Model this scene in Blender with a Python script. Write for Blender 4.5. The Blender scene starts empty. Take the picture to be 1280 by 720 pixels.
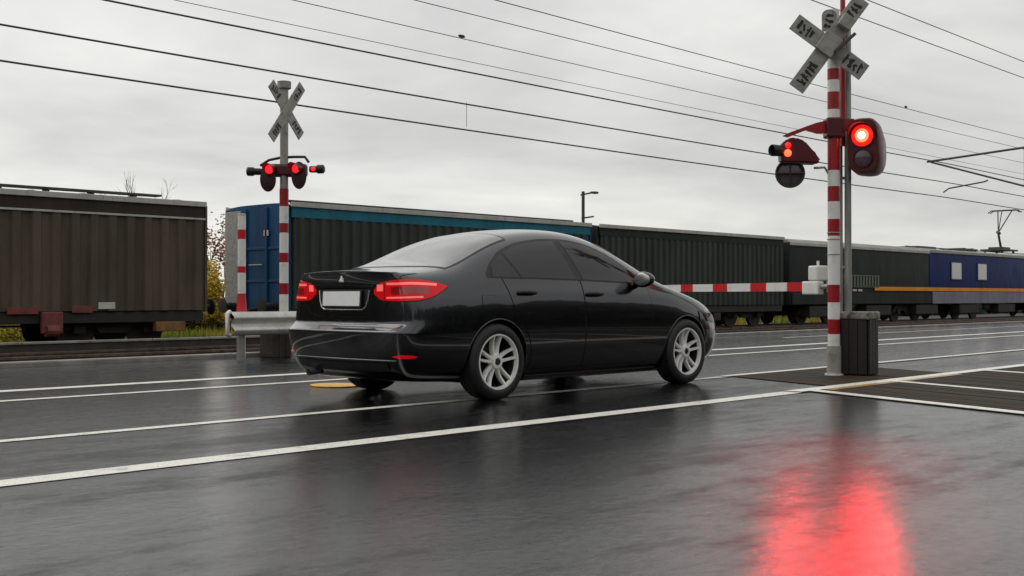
import bpy, bmesh, math, random
from mathutils import Vector, Matrix
from mathutils.bvhtree import BVHTree
R = math.radians; PI = math.pi
random.seed(7)
S = bpy.context.scene
COL = S.collection

# ------------------------------------------------------------------ helpers
def new_mat(name):
    m = bpy.data.materials.new(name); m.use_nodes = True
    nt = m.node_tree; b = nt.nodes['Principled BSDF']
    return m, nt, b
def setp(b, **k):
    for n, v in k.items():
        n = {'base': 'Base Color', 'rough': 'Roughness', 'metal': 'Metallic', 'spec': 'Specular IOR Level', 'coat': 'Coat Weight',
             'coatr': 'Coat Roughness', 'emis': 'Emission Color', 'es': 'Emission Strength', 'trans': 'Transmission Weight', 'ior': 'IOR', 'alpha': 'Alpha'}[n]
        if isinstance(v, tuple) and len(v) == 3: v = (*v, 1)
        b.inputs[n].default_value = v
def noise(nt, scale, detail=4, rough=.55, coord='Object', stretch=None):
    tc = nt.nodes.new('ShaderNodeTexCoord'); n = nt.nodes.new('ShaderNodeTexNoise')
    n.inputs['Scale'].default_value = scale; n.inputs['Detail'].default_value = detail; n.inputs['Roughness'].default_value = rough
    if stretch:
        mp = nt.nodes.new('ShaderNodeMapping'); mp.inputs['Scale'].default_value = stretch
        nt.links.new(tc.outputs[coord], mp.inputs[0]); nt.links.new(mp.outputs[0], n.inputs['Vector'])
    else: nt.links.new(tc.outputs[coord], n.inputs['Vector'])
    return n.outputs['Fac']
def ramp(nt, src, stops):
    r = nt.nodes.new('ShaderNodeValToRGB'); e = r.color_ramp.elements
    while len(e) < len(stops): e.new(.5)
    for i, (p, c) in enumerate(stops):
        e[i].position = p; e[i].color = (*c, 1) if isinstance(c, tuple) else (c, c, c, 1)
    nt.links.new(src, r.inputs[0]); return r.outputs[0]
def bump(nt, b, src, strength=.3, dist=.01):
    n = nt.nodes.new('ShaderNodeBump'); n.inputs['Strength'].default_value = strength; n.inputs['Distance'].default_value = dist
    nt.links.new(src, n.inputs['Height']); nt.links.new(n.outputs[0], b.inputs['Normal']); return n
def mix(nt, fac, a, c, mode='MIX'):
    n = nt.nodes.new('ShaderNodeMix'); n.data_type = 'RGBA'; n.blend_type = mode
    for inp, v in ((0, fac), (6, a), (7, c)):
        if isinstance(v, (int, float)): n.inputs[inp].default_value = v
        elif isinstance(v, tuple): n.inputs[inp].default_value = (*v, 1) if len(v) == 3 else v
        else: nt.links.new(v, n.inputs[inp])
    return n.outputs[2]
def math_(nt, op, a, c=None, clamp=False):
    n = nt.nodes.new('ShaderNodeMath'); n.operation = op; n.use_clamp = clamp
    for i, v in enumerate((a, c)):
        if v is None: continue
        if isinstance(v, (int, float)): n.inputs[i].default_value = v
        else: nt.links.new(v, n.inputs[i])
    return n.outputs[0]
def worn(name, base, dirt, rough=.5, scale=3, lo=.35, hi=.7, bumps=.15, metal=0, stretch=None, **k):
    m, nt, b = new_mat(name)
    f = noise(nt, scale, 8, .65, stretch=stretch)
    nt.links.new(ramp(nt, f, [(lo, base), (hi, dirt)]), b.inputs['Base Color'])
    f2 = noise(nt, scale * 9, 4)
    nt.links.new(ramp(nt, f2, [(.3, max(.02, rough - .12)), (.7, rough + .12)]), b.inputs['Roughness'])
    if bumps: bump(nt, b, f2, bumps, .004)
    setp(b, metal=metal, **k); return m
def plain(name, base, rough=.5, metal=0, **k):
    m, nt, b = new_mat(name); setp(b, base=base, metal=metal, **k)
    f = noise(nt, 14, 4); nt.links.new(ramp(nt, f, [(.3, max(.02, rough * .8)), (.7, min(1, rough * 1.2))]), b.inputs['Roughness'])
    return m
def emit(name, col, st, base=(.2, .01, .01)):
    m, nt, b = new_mat(name); setp(b, base=base, rough=.2, emis=col, es=st); return m

def link(name, me, mat, parent=None):
    o = bpy.data.objects.new(name, me); COL.objects.link(o)
    for mm in (mat if isinstance(mat, (list, tuple)) else [mat]): me.materials.append(mm)
    if parent: o.parent = parent
    return o
def obj(name, bm, mat, parent=None, smooth=None):
    me = bpy.data.meshes.new(name)
    bmesh.ops.recalc_face_normals(bm, faces=bm.faces)
    bm.to_mesh(me); bm.free()
    if smooth is not None:
        for p in me.polygons: p.use_smooth = True
        me.set_sharp_from_angle(angle=R(smooth))
    return link(name, me, mat, parent)
def tag(o, label=None, cat=None, group=None, kind=None):
    if label: o['label'] = label
    if cat: o['category'] = cat
    if group: o['group'] = group
    if kind: o['kind'] = kind
    return o
def empty(name, loc, rz=0, **k):
    o = bpy.data.objects.new(name, None); COL.objects.link(o); o.location = loc; o.rotation_euler = (0, 0, rz)
    o.empty_display_size = .2
    return tag(o, **k)
def B(): return bmesh.new()
def box(bm, c, s, bevel=0, rot=None, mi=0, seg=2):
    g = bmesh.ops.create_cube(bm, size=1); vs = g['verts']
    for v in vs: v.co = Vector((v.co.x * s[0], v.co.y * s[1], v.co.z * s[2]))
    es = list({e for v in vs for e in v.link_edges})
    fs0 = {f for v in vs for f in v.link_faces}
    if bevel:
        r = bmesh.ops.bevel(bm, geom=es, offset=bevel, segments=seg, affect='EDGES', profile=.5)
        vs = list({v for v in r['verts']} | {v for v in vs if v.is_valid})
    M = Matrix.Translation(Vector(c)) @ (rot.to_4x4() if rot else Matrix())
    vs = [v for v in vs if v.is_valid]
    for v in vs: v.co = M @ v.co
    if mi:
        for f in {f for v in vs for f in v.link_faces}: f.material_index = mi
    return vs
def frame_of(d):
    d = Vector(d).normalized(); a = Vector((0, 0, 1)) if abs(d.z) < .9 else Vector((1, 0, 0))
    x = d.cross(a).normalized(); y = d.cross(x).normalized(); return x, y
def tube(bm, pts, r, n=10, cap=True, mi=0):
    pts = [Vector(p) for p in pts]; rs = r if isinstance(r, (list, tuple)) else [r] * len(pts)
    rings = []; x = None
    for i, p in enumerate(pts):
        d = (pts[min(i + 1, len(pts) - 1)] - pts[max(i - 1, 0)]).normalized()
        if x is None: x, _ = frame_of(d)
        x = (x - d * x.dot(d)).normalized(); y = d.cross(x)
        rings.append([bm.verts.new(p + (x * math.cos(2 * PI * k / n) + y * math.sin(2 * PI * k / n)) * rs[i]) for k in range(n)])
    for a, b in zip(rings, rings[1:]):
        for k in range(n):
            f = bm.faces.new((a[k], a[(k + 1) % n], b[(k + 1) % n], b[k])); f.material_index = mi
    if cap:
        bm.faces.new(rings[0][::-1]).material_index = mi; bm.faces.new(rings[-1]).material_index = mi
def lathe(bm, prof, M=None, n=32, mi=0, closed=False):
    M = M or Matrix(); rings = []
    for (r, z) in prof:
        if r < 1e-6: rings.append([bm.verts.new(M @ Vector((0, 0, z)))])
        else: rings.append([bm.verts.new(M @ Vector((r * math.cos(2 * PI * k / n), r * math.sin(2 * PI * k / n), z))) for k in range(n)])
    if closed: rings.append(rings[0])
    for a, b in zip(rings, rings[1:]):
        for k in range(n):
            k2 = (k + 1) % n
            if len(a) == 1 and len(b) == 1: continue
            if len(a) == 1: f = bm.faces.new((a[0], b[k2], b[k]))
            elif len(b) == 1: f = bm.faces.new((a[k], a[k2], b[0]))
            else: f = bm.faces.new((a[k], a[k2], b[k2], b[k]))
            f.material_index = mi
def prism(bm, poly, z0, z1, M=None, mi=0):
    M = M or Matrix()
    a = [bm.verts.new(M @ Vector((x, y, z0))) for x, y in poly]; b = [bm.verts.new(M @ Vector((x, y, z1))) for x, y in poly]
    n = len(poly)
    for f in [bm.faces.new(a[::-1]), bm.faces.new(b)] + [bm.faces.new((a[i], a[(i + 1) % n], b[(i + 1) % n], b[i])) for i in range(n)]: f.material_index = mi
def axisM(origin, d, up=(0, 0, 1)):            # local +z -> d, local +y ~ up
    z = Vector(d).normalized(); x = Vector(up).cross(z).normalized(); y = z.cross(x)
    M = Matrix((x, y, z)).transposed().to_4x4(); M.translation = Vector(origin); return M

# World axes: +x runs along the road and the rails, +y across towards the railway.  The viewer stands at the origin.
TH = R(43.42); CT, ST = math.cos(TH), math.sin(TH)
EYE = .87
def uv(X, Y, z=0.0): return Vector((X * ST + Y * CT, -X * CT + Y * ST, z))   # X to the viewer's right, Y ahead, metres
RIGHT = Vector((ST, -CT, 0)); FWD = Vector((CT, ST, 0))

# ------------------------------------------------------------------ camera, sky, sun
cd = bpy.data.cameras.new('camera'); cam = bpy.data.objects.new('camera', cd); COL.objects.link(cam); S.camera = cam
cd.sensor_width = 36; cd.lens = 1464 / 1280 * 36; cd.clip_end = 6000; cd.clip_start = .05
cam.location = (0, 0, EYE); cam.rotation_euler = (R(90 + .43), 0, TH - PI / 2)
W = bpy.data.worlds.new('World'); S.world = W; W.use_nodes = True
nt = W.node_tree; bg = nt.nodes['Background']; bg.inputs[1].default_value = .1
sky = nt.nodes.new('ShaderNodeTexSky'); sky.sky_type = 'NISHITA'; sky.sun_disc = False
SUN_EL, SUN_AZ = R(48), TH + R(62)              # azimuth measured from +x; high, to the upper left behind the cloud
sky.sun_elevation = SUN_EL; sky.sun_rotation = PI / 2 - SUN_AZ; sky.air_density = 1; sky.dust_density = 4
tc = nt.nodes.new('ShaderNodeTexCoord'); sp = nt.nodes.new('ShaderNodeSeparateXYZ'); nt.links.new(tc.outputs['Generated'], sp.inputs[0])
zc = math_(nt, 'MAXIMUM', sp.outputs[2], 0.0); zc = math_(nt, 'ADD', zc, .16)
cx = nt.nodes.new('ShaderNodeCombineXYZ')
nt.links.new(math_(nt, 'DIVIDE', sp.outputs[0], zc), cx.inputs[0]); nt.links.new(math_(nt, 'DIVIDE', sp.outputs[1], zc), cx.inputs[1])
def wn(scale, det, rough, dist=0):
    n = nt.nodes.new('ShaderNodeTexNoise'); n.inputs['Scale'].default_value = scale; n.inputs['Detail'].default_value = det
    n.inputs['Roughness'].default_value = rough; n.inputs['Distortion'].default_value = dist
    nt.links.new(cx.outputs[0], n.inputs['Vector']); return n.outputs['Fac']
n1 = ramp(nt, wn(.55, 7, .5, .6), [(.32, (.56, .565, .57)), (.68, (.92, .915, .895))])
n2 = ramp(nt, wn(1.9, 8, .55, .4), [(.3, (.88, .885, .895)), (.7, (1.06, 1.06, 1.05))])
cl = mix(nt, 1.0, n1, n2, 'MULTIPLY')
# brighter where the hidden sun stands
dn = nt.nodes.new('ShaderNodeVectorMath'); dn.operation = 'DOT_PRODUCT'; nt.links.new(tc.outputs['Generated'], dn.inputs[0])
dn.inputs[1].default_value = (math.cos(SUN_EL) * math.cos(SUN_AZ), math.cos(SUN_EL) * math.sin(SUN_AZ), math.sin(SUN_EL))
gl = ramp(nt, dn.outputs['Value'], [(0.0, .86), (.95, 1.32)])
cl = mix(nt, 1.0, cl, gl, 'MULTIPLY')
cl = mix(nt, 1.0, cl, (10.7, 10.65, 10.35), 'MULTIPLY')
fin = mix(nt, .93, sky.outputs[0], cl)
nt.links.new(fin, bg.inputs[0])
sd = bpy.data.lights.new('sun', 'SUN'); sd.energy = .5; sd.angle = R(30); sd.color = (1, .97, .93)
so = bpy.data.objects.new('sun', sd); COL.objects.link(so)
so.rotation_euler = Vector((math.cos(SUN_EL) * math.cos(SUN_AZ), math.cos(SUN_EL) * math.sin(SUN_AZ), math.sin(SUN_EL))).to_track_quat('Z', 'Y').to_euler()
S.view_settings.view_transform = 'Standard'; S.view_settings.look = 'None'; S.view_settings.exposure = 0; S.view_settings.gamma = 1
S.render.engine = 'CYCLES'

# ------------------------------------------------------------------ materials
def asphalt():
    m, nt, b = new_mat('wet_asphalt')
    grit = noise(nt, 70, 5, .75)
    agg = noise(nt, 24, 6, .7, stretch=(.7, 1, 1))
    mid = noise(nt, 5.5, 6, .65, stretch=(.5, 1, 1))
    big = noise(nt, .9, 6, .6, stretch=(.28, 1, 1))
    band = noise(nt, 1.0, 4, .6, stretch=(.04, 1.3, 1))
    col = ramp(nt, grit, [(.42, (.003, .0031, .0036)), (.62, (.024, .024, .025))])
    pat = ramp(nt, math_(nt, 'ADD', math_(nt, 'MULTIPLY', big, .5), math_(nt, 'MULTIPLY', mid, .5)), [(.38, (.55, .55, .56)), (.62, (1.35, 1.35, 1.33))])
    nt.links.new(mix(nt, 1.0, col, pat, 'MULTIPLY'), b.inputs['Base Color'])
    wet = math_(nt, 'ADD', math_(nt, 'ADD', math_(nt, 'MULTIPLY', big, .4), math_(nt, 'MULTIPLY', band, .3)), math_(nt, 'MULTIPLY', mid, .3))
    nt.links.new(ramp(nt, wet, [(.42, .20), (.5, .27), (.60, .4)]), b.inputs['Roughness'])
    h = math_(nt, 'ADD', math_(nt, 'ADD', math_(nt, 'MULTIPLY', grit, .6), math_(nt, 'MULTIPLY', agg, 1.0)), math_(nt, 'MULTIPLY', mid, 1.2))
    bump(nt, b, h, .5, .010)
    nt.links.new(ramp(nt, agg, [(.38, .02), (.58, .11)]), b.inputs['Specular IOR Level'])
    film = ramp(nt, wet, [(.43, .97), (.51, .82), (.58, .40)]); nt.links.new(film, b.inputs['Coat Weight'])
    nt.links.new(ramp(nt, wet, [(.42, .045), (.5, .08), (.60, .16)]), b.inputs['Coat Roughness']); b.inputs['Coat IOR'].default_value = 1.33
    n2 = nt.nodes.new('ShaderNodeBump'); n2.inputs['Strength'].default_value = .15; n2.inputs['Distance'].default_value = .010
    nt.links.new(math_(nt, 'ADD', math_(nt, 'ADD', math_(nt, 'MULTIPLY', agg, 1.0), math_(nt, 'MULTIPLY', grit, .4)), math_(nt, 'MULTIPLY', mid, 1.5)), n2.inputs['Height']); nt.links.new(n2.outputs[0], b.inputs['Coat Normal'])
    setp(b, ior=1.36); return m
M_ASPH = asphalt()
M_LINE = worn('road_paint', (.88, .86, .78), (.40, .38, .34), .32, 7, .55, .74, .3)
M_AMBER = worn('amber_stain_reflection', (.62, .33, .06), (.2, .11, .04), .35, 4, .35, .7, .2)
M_YEL = worn('yellow_paint', (.95, .50, .0), (.6, .33, .02), .35, 12, .4, .8, .2)
def decking():
    m, nt, b = new_mat('dark_decking')
    f = noise(nt, 6, 8, .65, stretch=(1, .18, 1))
    nt.links.new(ramp(nt, f, [(.3, (.012, .009, .007)), (.52, (.034, .023, .014)), (.75, (.11, .064, .028))]), b.inputs['Base Color'])
    nt.links.new(ramp(nt, f, [(.3, .6), (.7, .85)]), b.inputs['Roughness']); bump(nt, b, f, .5, .01); setp(b, spec=.2); return m
M_DECK = decking()
M_KERB = worn('kerb_concrete', (.34, .33, .30), (.16, .15, .13), .6, 2.5, .35, .7, .4)
M_EARTH = worn('wet_earth', (.045, .032, .022), (.016, .012, .009), .8, 1.2, .3, .65, .6, stretch=(.25, 1, 1))
M_BALL = worn('track_ballast', (.085, .07, .055), (.022, .018, .015), .75, 14, .35, .62, .9)
M_GROUND = worn('field_ground', (.05, .05, .025), (.03, .028, .018), .9, .2, .35, .7, .4)
M_RAIL = worn('rail_steel', (.20, .15, .12), (.06, .035, .025), .45, 6, .4, .7, .2, metal=.7)
M_SLEEP = worn('sleeper_wood', (.06, .045, .035), (.025, .02, .016), .8, 5, .35, .7, .5)
M_WHITE = worn('white_enamel', (.80, .79, .76), (.42, .40, .37), .38, 6, .52, .85, .1)
M_RED = worn('red_enamel', (.36, .008, .014), (.17, .008, .012), .35, 6, .45, .85, .1)
M_REDB = worn('bright_red_enamel', (.62, .01, .015), (.36, .01, .015), .35, 6, .5, .85, .1)
M_GALV = worn('galvanised_steel', (.42, .42, .40), (.2, .19, .18), .42, 5, .4, .75, .15, metal=.6, stretch=(1, 1, .2))
M_GREY = worn('weathered_grey_paint', (.36, .35, .32), (.17, .155, .14), .5, 9, .45, .75, .2)
M_BLACK = plain('black_housing', (.012, .012, .013), .35)
M_RHOUS = plain('dark_red_housing', (.085, .004, .008), .35)
M_CHAR = plain('dark_glyph', (.02, .02, .02), .6)
M_CABLE = plain('overhead_cable', (.05, .05, .05), .5)
M_CAST = worn('dark_steelwork', (.06, .06, .06), (.03, .028, .026), .5, 4, .4, .7, .2)

# ------------------------------------------------------------------ setting
def sheet(name, x0, x1, y0, y1, z, mat, nx=1, ny=1, zf=None, **k):
    bm = B(); g = []
    for i in range(nx + 1):
        g.append([bm.verts.new((x0 + (x1 - x0) * i / nx, y0 + (y1 - y0) * j / ny, z if zf is None else zf(x0 + (x1 - x0) * i / nx, y0 + (y1 - y0) * j / ny))) for j in range(ny + 1)])
    for i in range(nx):
        for j in range(ny): bm.faces.new((g[i][j], g[i + 1][j], g[i + 1][j + 1], g[i][j + 1]))
    return tag(obj(name, bm, mat), kind='structure', **k)
sheet('ground', -3000, 3000, -3000, 3000, -.62, M_GROUND)
bm = B(); box(bm, (230, .95, -.31), (860, 26.8, .62)); tag(obj('road', bm, M_ASPH), kind='structure')        # y -12.45 .. 14.35
# kerb between road and railway land
bm = B(); box(bm, (230, 14.45, -.27), (860, .16, .67), .02); tag(obj('kerb', bm, M_KERB), kind='structure')
def verge(x, y):
    t = (y - 14.5) / 9.0; t = max(0, min(1, t))
    return .03 - .50 * t + random.uniform(-.03, .03)
sheet('verge', -60, 220, 14.53, 23.6, 0, M_EARTH, 200, 12, verge)
sheet('track_bed', -60, 260, 23.6, 36.5, -.52, M_BALL, 320, 16, lambda x, y: -.50 + random.uniform(-.03, .03))
def line(y, w, x0, x1, mat=M_LINE, z=.004, name='road_marking'):
    bm = B(); n = max(1, int((x1 - x0) / 2)); pr = None
    for i in range(n + 1):
        x = x0 + (x1 - x0) * i / n
        cur = (bm.verts.new((x, y - w / 2, z)), bm.verts.new((x, y + w / 2, z)))
        if pr: bm.faces.new((pr[0], cur[0], cur[1], pr[1]))
        pr = cur
    return tag(obj(name, bm, mat), kind='structure')
line(5.47, .19, -30, 9.5); line(5.47, .17, 9.5, 200, z=.012)
line(7.07, .115, -30, 10.8); line(7.07, .105, 10.8, 200, z=.012)
line(9.78, .12, -30, 200)
line(10.80, .20, -30, 200)
line(12.9, .08, 22, 200)
# transverse panelled crossing deck: planks as real strips with gaps
bm = B()
skew = .375                                          # stripes run slightly back along the road as they come towards the viewer
def deck(bm, u0, u1, v0, v1, pw=.13, gap=.018, vref=5.47, z1=.008):
    u = u0
    while u < u1 - .01:
        a = min(u + pw - gap, u1)
        jit = random.uniform(-.0015, .0015)
        p = [(u + (v - vref) * skew, v) for v in (v0, v1)]; q = [(a + (v - vref) * skew, v) for v in (v0, v1)]
        prism(bm, [p[0], q[0], q[1], p[1]], .002, z1 + jit)
        u += pw
deck(bm, 9.8, 18.6, .6, 5.45)
tag(obj('crossing_deck', bm, M_DECK), kind='structure')
bm = B(); deck(bm, 10.9, 13.6, 5.56, 7.02, vref=7.02)
tag(obj('island_deck', bm, M_DECK), kind='structure')
def cross(u, v0, v1, w, mat=M_LINE):
    bm = B(); prism(bm, [(u + (v0 - 5.47) * skew, v0), (u + w + (v0 - 5.47) * skew, v0), (u + w + (v1 - 5.47) * skew, v1), (u + (v1 - 5.47) * skew, v1)], .010, .0135)
    tag(obj('road_marking', bm, mat), kind='structure')
cross(9.68, .6, 5.39, .15); cross(11.35, .6, 5.39, .12); cross(13.75, .6, 5.39, .13); cross(16.2, .6, 5.39, .13)
bm = B(); prism(bm, [(9.9, 5.28), (12.9, 5.30), (12.9, 5.375), (9.9, 5.375)], .010, .0125); tag(obj('road_marking', bm, M_AMBER), kind='structure')  # orange stains and an amber reflection, painted as one stripe
# yellow paint spot in the road
bm = B(); p0 = uv(-1.72, 11.45)
prism(bm, [(p0.x + .24 * math.cos(a), p0.y + -0 + .27 * math.sin(a)) for a in [k * PI / 12 for k in range(24)]], .003, .012)
tag(obj('road_stud', bm, M_YEL), 'flat oval yellow stud on the wet road behind the car', 'road stud')
# railway tracks
def track(name, yc, zr, x0, x1, label):
    t = empty(name, (0, yc, 0), label=label, cat='railway track')
    for s in (-.75, .75):
        bm = B(); prism(bm, [(s - .035, zr), (s - .035, zr - .04), (s - .01, zr - .05), (s - .01, zr - .13), (s - .07, zr - .15), (s + .07, zr - .15), (s + .01, zr - .13), (s + .01, zr - .05), (s + .035, zr - .04), (s + .035, zr)],
                        x0, x1, Matrix(((0, 0, 1, 0), (1, 0, 0, 0), (0, 1, 0, 0), (0, 0, 0, 1))))
        obj('rail', bm, M_RAIL, t)
    bm = B(); x = x0
    while x < x1: box(bm, (x, random.uniform(-.03, .03), zr - .2), (.24, 2.5, .12), .01, seg=1); x += .65
    tag(obj('sleepers', bm, M_SLEEP, t), kind='stuff')
    return t
track('railway_track', 27.5, -.36, -30, 150, 'ballasted railway track carrying the freight train')
track('railway_track', 20.2, -.14, -30, 150, 'empty rusty railway track between the road edge and the train')
# low retaining edge along the near side of the train
t = empty('retaining_edge', (0, 24.2, 0), label='low dark timber retaining edge with pale coping below the brown wagon', cat='retaining wall')
bm = B(); box(bm, (-10.5, 0, -.34), (58, .18, .44), .01); obj('timber_wall', bm, M_SLEEP, t)
bm = B(); x = -40
while x < 18.4: box(bm, (x + .74, 0, -.10), (1.47, .26, .05), .008, seg=1); x += 1.49
obj('coping', bm, M_KERB, t)

# ------------------------------------------------------------------ vegetation
def leafmat(name, cols):
    m, nt, b = new_mat(name); a = nt.nodes.new('ShaderNodeAttribute'); a.attribute_name = 'tint'
    nt.links.new(ramp(nt, a.outputs['Fac'], cols), b.inputs['Base Color']); setp(b, rough=.6)
    return m
M_GRASS = leafmat('autumn_grass', [(0, (.13, .20, .02)), (.45, (.38, .42, .03)), (.75, (.65, .42, .04)), (1, (.5, .17, .04))])
M_YLEAF = leafmat('yellow_green_leaf', [(0, (.20, .22, .02)), (.5, (.6, .46, .03)), (1, (.85, .42, .05))])
M_RLEAF = leafmat('russet_leaf', [(0, (.16, .05, .02)), (.5, (.35, .10, .04)), (1, (.50, .24, .10))])
M_BARK = worn('bark', (.16, .12, .09), (.07, .05, .04), .85, 8, .3, .7, .5)
def leaves(name, pts, size, mat, parent=None):
    bm = B(); lay = bm.verts.layers.float.new('tint')
    for p, t in pts:
        d = Vector((random.gauss(0, 1), random.gauss(0, 1), random.gauss(0, 1))).normalized(); x, y = frame_of(d)
        s = size * random.uniform(.6, 1.3)
        vs = [bm.verts.new(Vector(p) + q) for q in (x * s, y * s * .55, -x * s, -y * s * .55)]
        for v in vs: v[lay] = t
        bm.faces.new(vs)
    me = bpy.data.meshes.new(name); bm.to_mesh(me); bm.free(); return link(name, me, mat, parent)
bm = B(); lay = bm.verts.layers.float.new('tint')
for i in range(26000):
    x = random.uniform(2, 60) if i % 3 else random.uniform(4, 26); y = random.uniform(30.5, 36.4)
    hh = random.uniform(.12, .42) * (1.3 if math.sin(x * 1.7) > .2 else .8); a = random.uniform(0, PI); w = .02
    t = max(0, min(1, .35 + .35 * math.sin(x * .9 + 1) + random.gauss(0, .18)))
    l = Vector((math.cos(a) * w, math.sin(a) * w, 0)); top = Vector((random.gauss(0, .08), random.gauss(0, .08), hh))
    b0 = Vector((x, y, -.55)); vs = [bm.verts.new(b0 - l), bm.verts.new(b0 + l), bm.verts.new(b0 + top)]
    for v in vs: v[lay] = t
    bm.faces.new(vs)
me = bpy.data.meshes.new('grass'); bm.to_mesh(me); bm.free(); tag(link('grass', me, M_GRASS), 'long yellow and green autumn grass growing behind the train', 'grass', kind='stuff')
def branch(bm, p, d, L, r, depth, tips, spread=.55):
    n = 4; pts = [p]; q = p.copy(); dd = d.copy()
    for i in range(n):
        dd = (dd + Vector((random.gauss(0, .09), random.gauss(0, .09), random.gauss(.03, .05)))).normalized(); q = q + dd * L / n; pts.append(q.copy())
    tube(bm, pts, [r * (1 - .5 * i / n) for i in range(n + 1)], 6 if depth > 1 else 4, cap=False)
    if depth == 0: tips.append(q); return
    for k in range(random.choice((2, 3, 3))):
        x, y = frame_of(dd); a = random.uniform(0, 2 * PI)
        nd = (dd + (x * math.cos(a) + y * math.sin(a)) * spread * random.uniform(.6, 1.2)).normalized()
        st = pts[random.choice((2, 3, 4))]
        branch(bm, st, nd, L * random.uniform(.55, .8), r * .5, depth - 1, tips, spread)
    tips.append(q)
def tree(name, loc, H, leafn, mat, label, group=None, depth=5, lsize=.09, spread=.5):
    t = empty(name, loc, label=label, cat='tree', group=group); bm = B(); tips = []; random.seed(int(H * 10))
    tube(bm, [(0, 0, -.1), (.03, 0, H * .15), (0, .04, H * .32)], [H * .022, H * .017, H * .014], 8)
    obj('trunk', bm, M_BARK, t, 60)
    bm = B(); branch(bm, Vector((0, .04, H * .31)), Vector((0, 0, 1)), H * .26, H * .013, depth, tips, spread)
    obj('limbs', bm, M_BARK, t, 60)
    if leafn:
        pts = []
        for i in range(leafn):
            c = random.choice(tips); pts.append((c + Vector((random.gauss(0, .16), random.gauss(0, .16), random.gauss(0, .16))), min(1, max(0, random.gauss(.5, .25)))))
        leaves('crown', pts, lsize, mat, t)
    return t
def at_px(px, v, z=0):      # plan position on the line y=v seen at bearing px of the photograph's width
    k = (px - 640) / 1464; Y = v / (ST - k * CT); return uv(k * Y, Y, z)
p = at_px(174, 41); tree('bare_tree', (p.x, p.y, -.6), 6.5, 0, None, 'thin bare tree rising over the roof of the brown wagon', spread=.30, depth=5)
p = at_px(187, 44); tree('bare_tree', (p.x, p.y, -.6), 6.6, 0, None, 'smaller bare tree just right of the thin bare one, over the brown wagon roof', spread=.3)
p = at_px(262, 38); tree('autumn_tree', (p.x, p.y, -.6), 5.3, 700, M_RLEAF, 'russet autumn tree with sparse leaves seen in the gap between two wagons', lsize=.06)
p = at_px(279, 42); tree('autumn_tree', (p.x, p.y, -.6), 4.3, 900, M_RLEAF, 'reddish young tree close beside the blue wagon end', lsize=.06)
def bush(name, loc, r, h, n, mat, label, cat='bush', group=None, size=.07):
    t = empty(name, loc, label=label, cat=cat, group=group); pts = []
    cl = [(Vector((random.gauss(0, r * .45), random.gauss(0, r * .45), random.uniform(.25, .9) * h)), random.uniform(.25, .5) * r) for _ in range(16)]
    for i in range(n):
        c, rr = random.choice(cl); d = Vector((random.gauss(0, 1), random.gauss(0, 1), random.gauss(0, 1))).normalized() * rr * random.uniform(.6, 1.05)
        q = c + d; q.z = max(.02, q.z); pts.append((q, min(1, max(0, random.gauss(.5, .22)))))
    leaves('foliage', pts, size, mat, t)
    bm = B()
    for c, rr in cl: tube(bm, [(0, 0, 0), (c.x * .4, c.y * .4, c.z * .5), tuple(c)], [.025, .018, .008], 5)
    obj('stems', bm, M_BARK, t)
p = at_px(266, 36); bush('shrub', (p.x, p.y, -.6), .95, 2.7, 5500, M_YLEAF, 'tall yellow green shrub filling the gap beside the blue wagon', size=.06)
p = at_px(240, 38); bush('shrub', (p.x, p.y, -.6), 1.0, 1.9, 2600, M_YLEAF, 'yellow shrub half hidden behind the end of the brown wagon', size=.06)
for px, hh, ml, lb in ((60, .9, M_YLEAF, 'low yellow green shrub under the left part of the brown wagon'), (118, 1.0, M_RLEAF, 'low russet shrub seen below the brown wagon body'), (20, .8, M_GRASS, 'low green shrub at the far left below the wagon')):
    p = at_px(px, 33); bush('low_shrub', (p.x, p.y, -.58), .8, hh, 1200, ml, lb, size=.05)

M_DLEAF = leafmat('dark_evergreen_leaf', [(0, (.012, .018, .008)), (1, (.035, .045, .02))])
rw = random.Random(3); bm = B(); lay = bm.verts.layers.float.new('tint')
def added_tree(x, y, top):  # unseen trees, added so the car body reflects something dark
    for i in range(170):
        a = rw.uniform(0, 2 * PI); z = rw.uniform(-.5, top); k = 3.0 * (1 - (z / top) ** 3 * .7) if z > 0 else 3.0
        c = Vector((x + math.cos(a) * k * rw.uniform(.6, 1.1), y + math.sin(a) * k * rw.uniform(.6, 1.1), z)); dd = Vector((rw.gauss(0, 1), rw.gauss(0, 1), rw.gauss(0, .6))).normalized(); q, w = frame_of(dd)
        s = rw.uniform(.5, 1.0); vs = [bm.verts.new(c + e) for e in (q * s, w * s * .8, -q * s, -w * s * .8)]; t_ = rw.random()
        for v in vs: v[lay] = t_
        bm.faces.new(vs)
for i in range(60): added_tree(-60 + i * 3.1, -25.5, rw.uniform(7, 9)); added_tree(-60 + i * 3.1, -31, rw.uniform(8, 10))
for i in range(44): added_tree(-60 + i * 4.2, -23 + rw.uniform(-1.5, 1.5), rw.uniform(6.5, 9.5)); added_tree(-60 + i * 4.2, -28, rw.uniform(7, 10))
for i in range(30): added_tree(-85 + i * 3.0, 42 + rw.uniform(-1, 3), rw.uniform(8, 12))
for i in range(40): added_tree(-75 + rw.uniform(-6, 6), -34 + (i % 20) * 3.6, rw.uniform(11, 19))
me = bpy.data.meshes.new('added_woodland'); bm.to_mesh(me); bm.free()
tag(link('added_woodland', me, M_DLEAF), 'dark unseen evergreens added beyond the road to darken the reflections in the car', 'added_woodland', kind='stuff')

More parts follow.
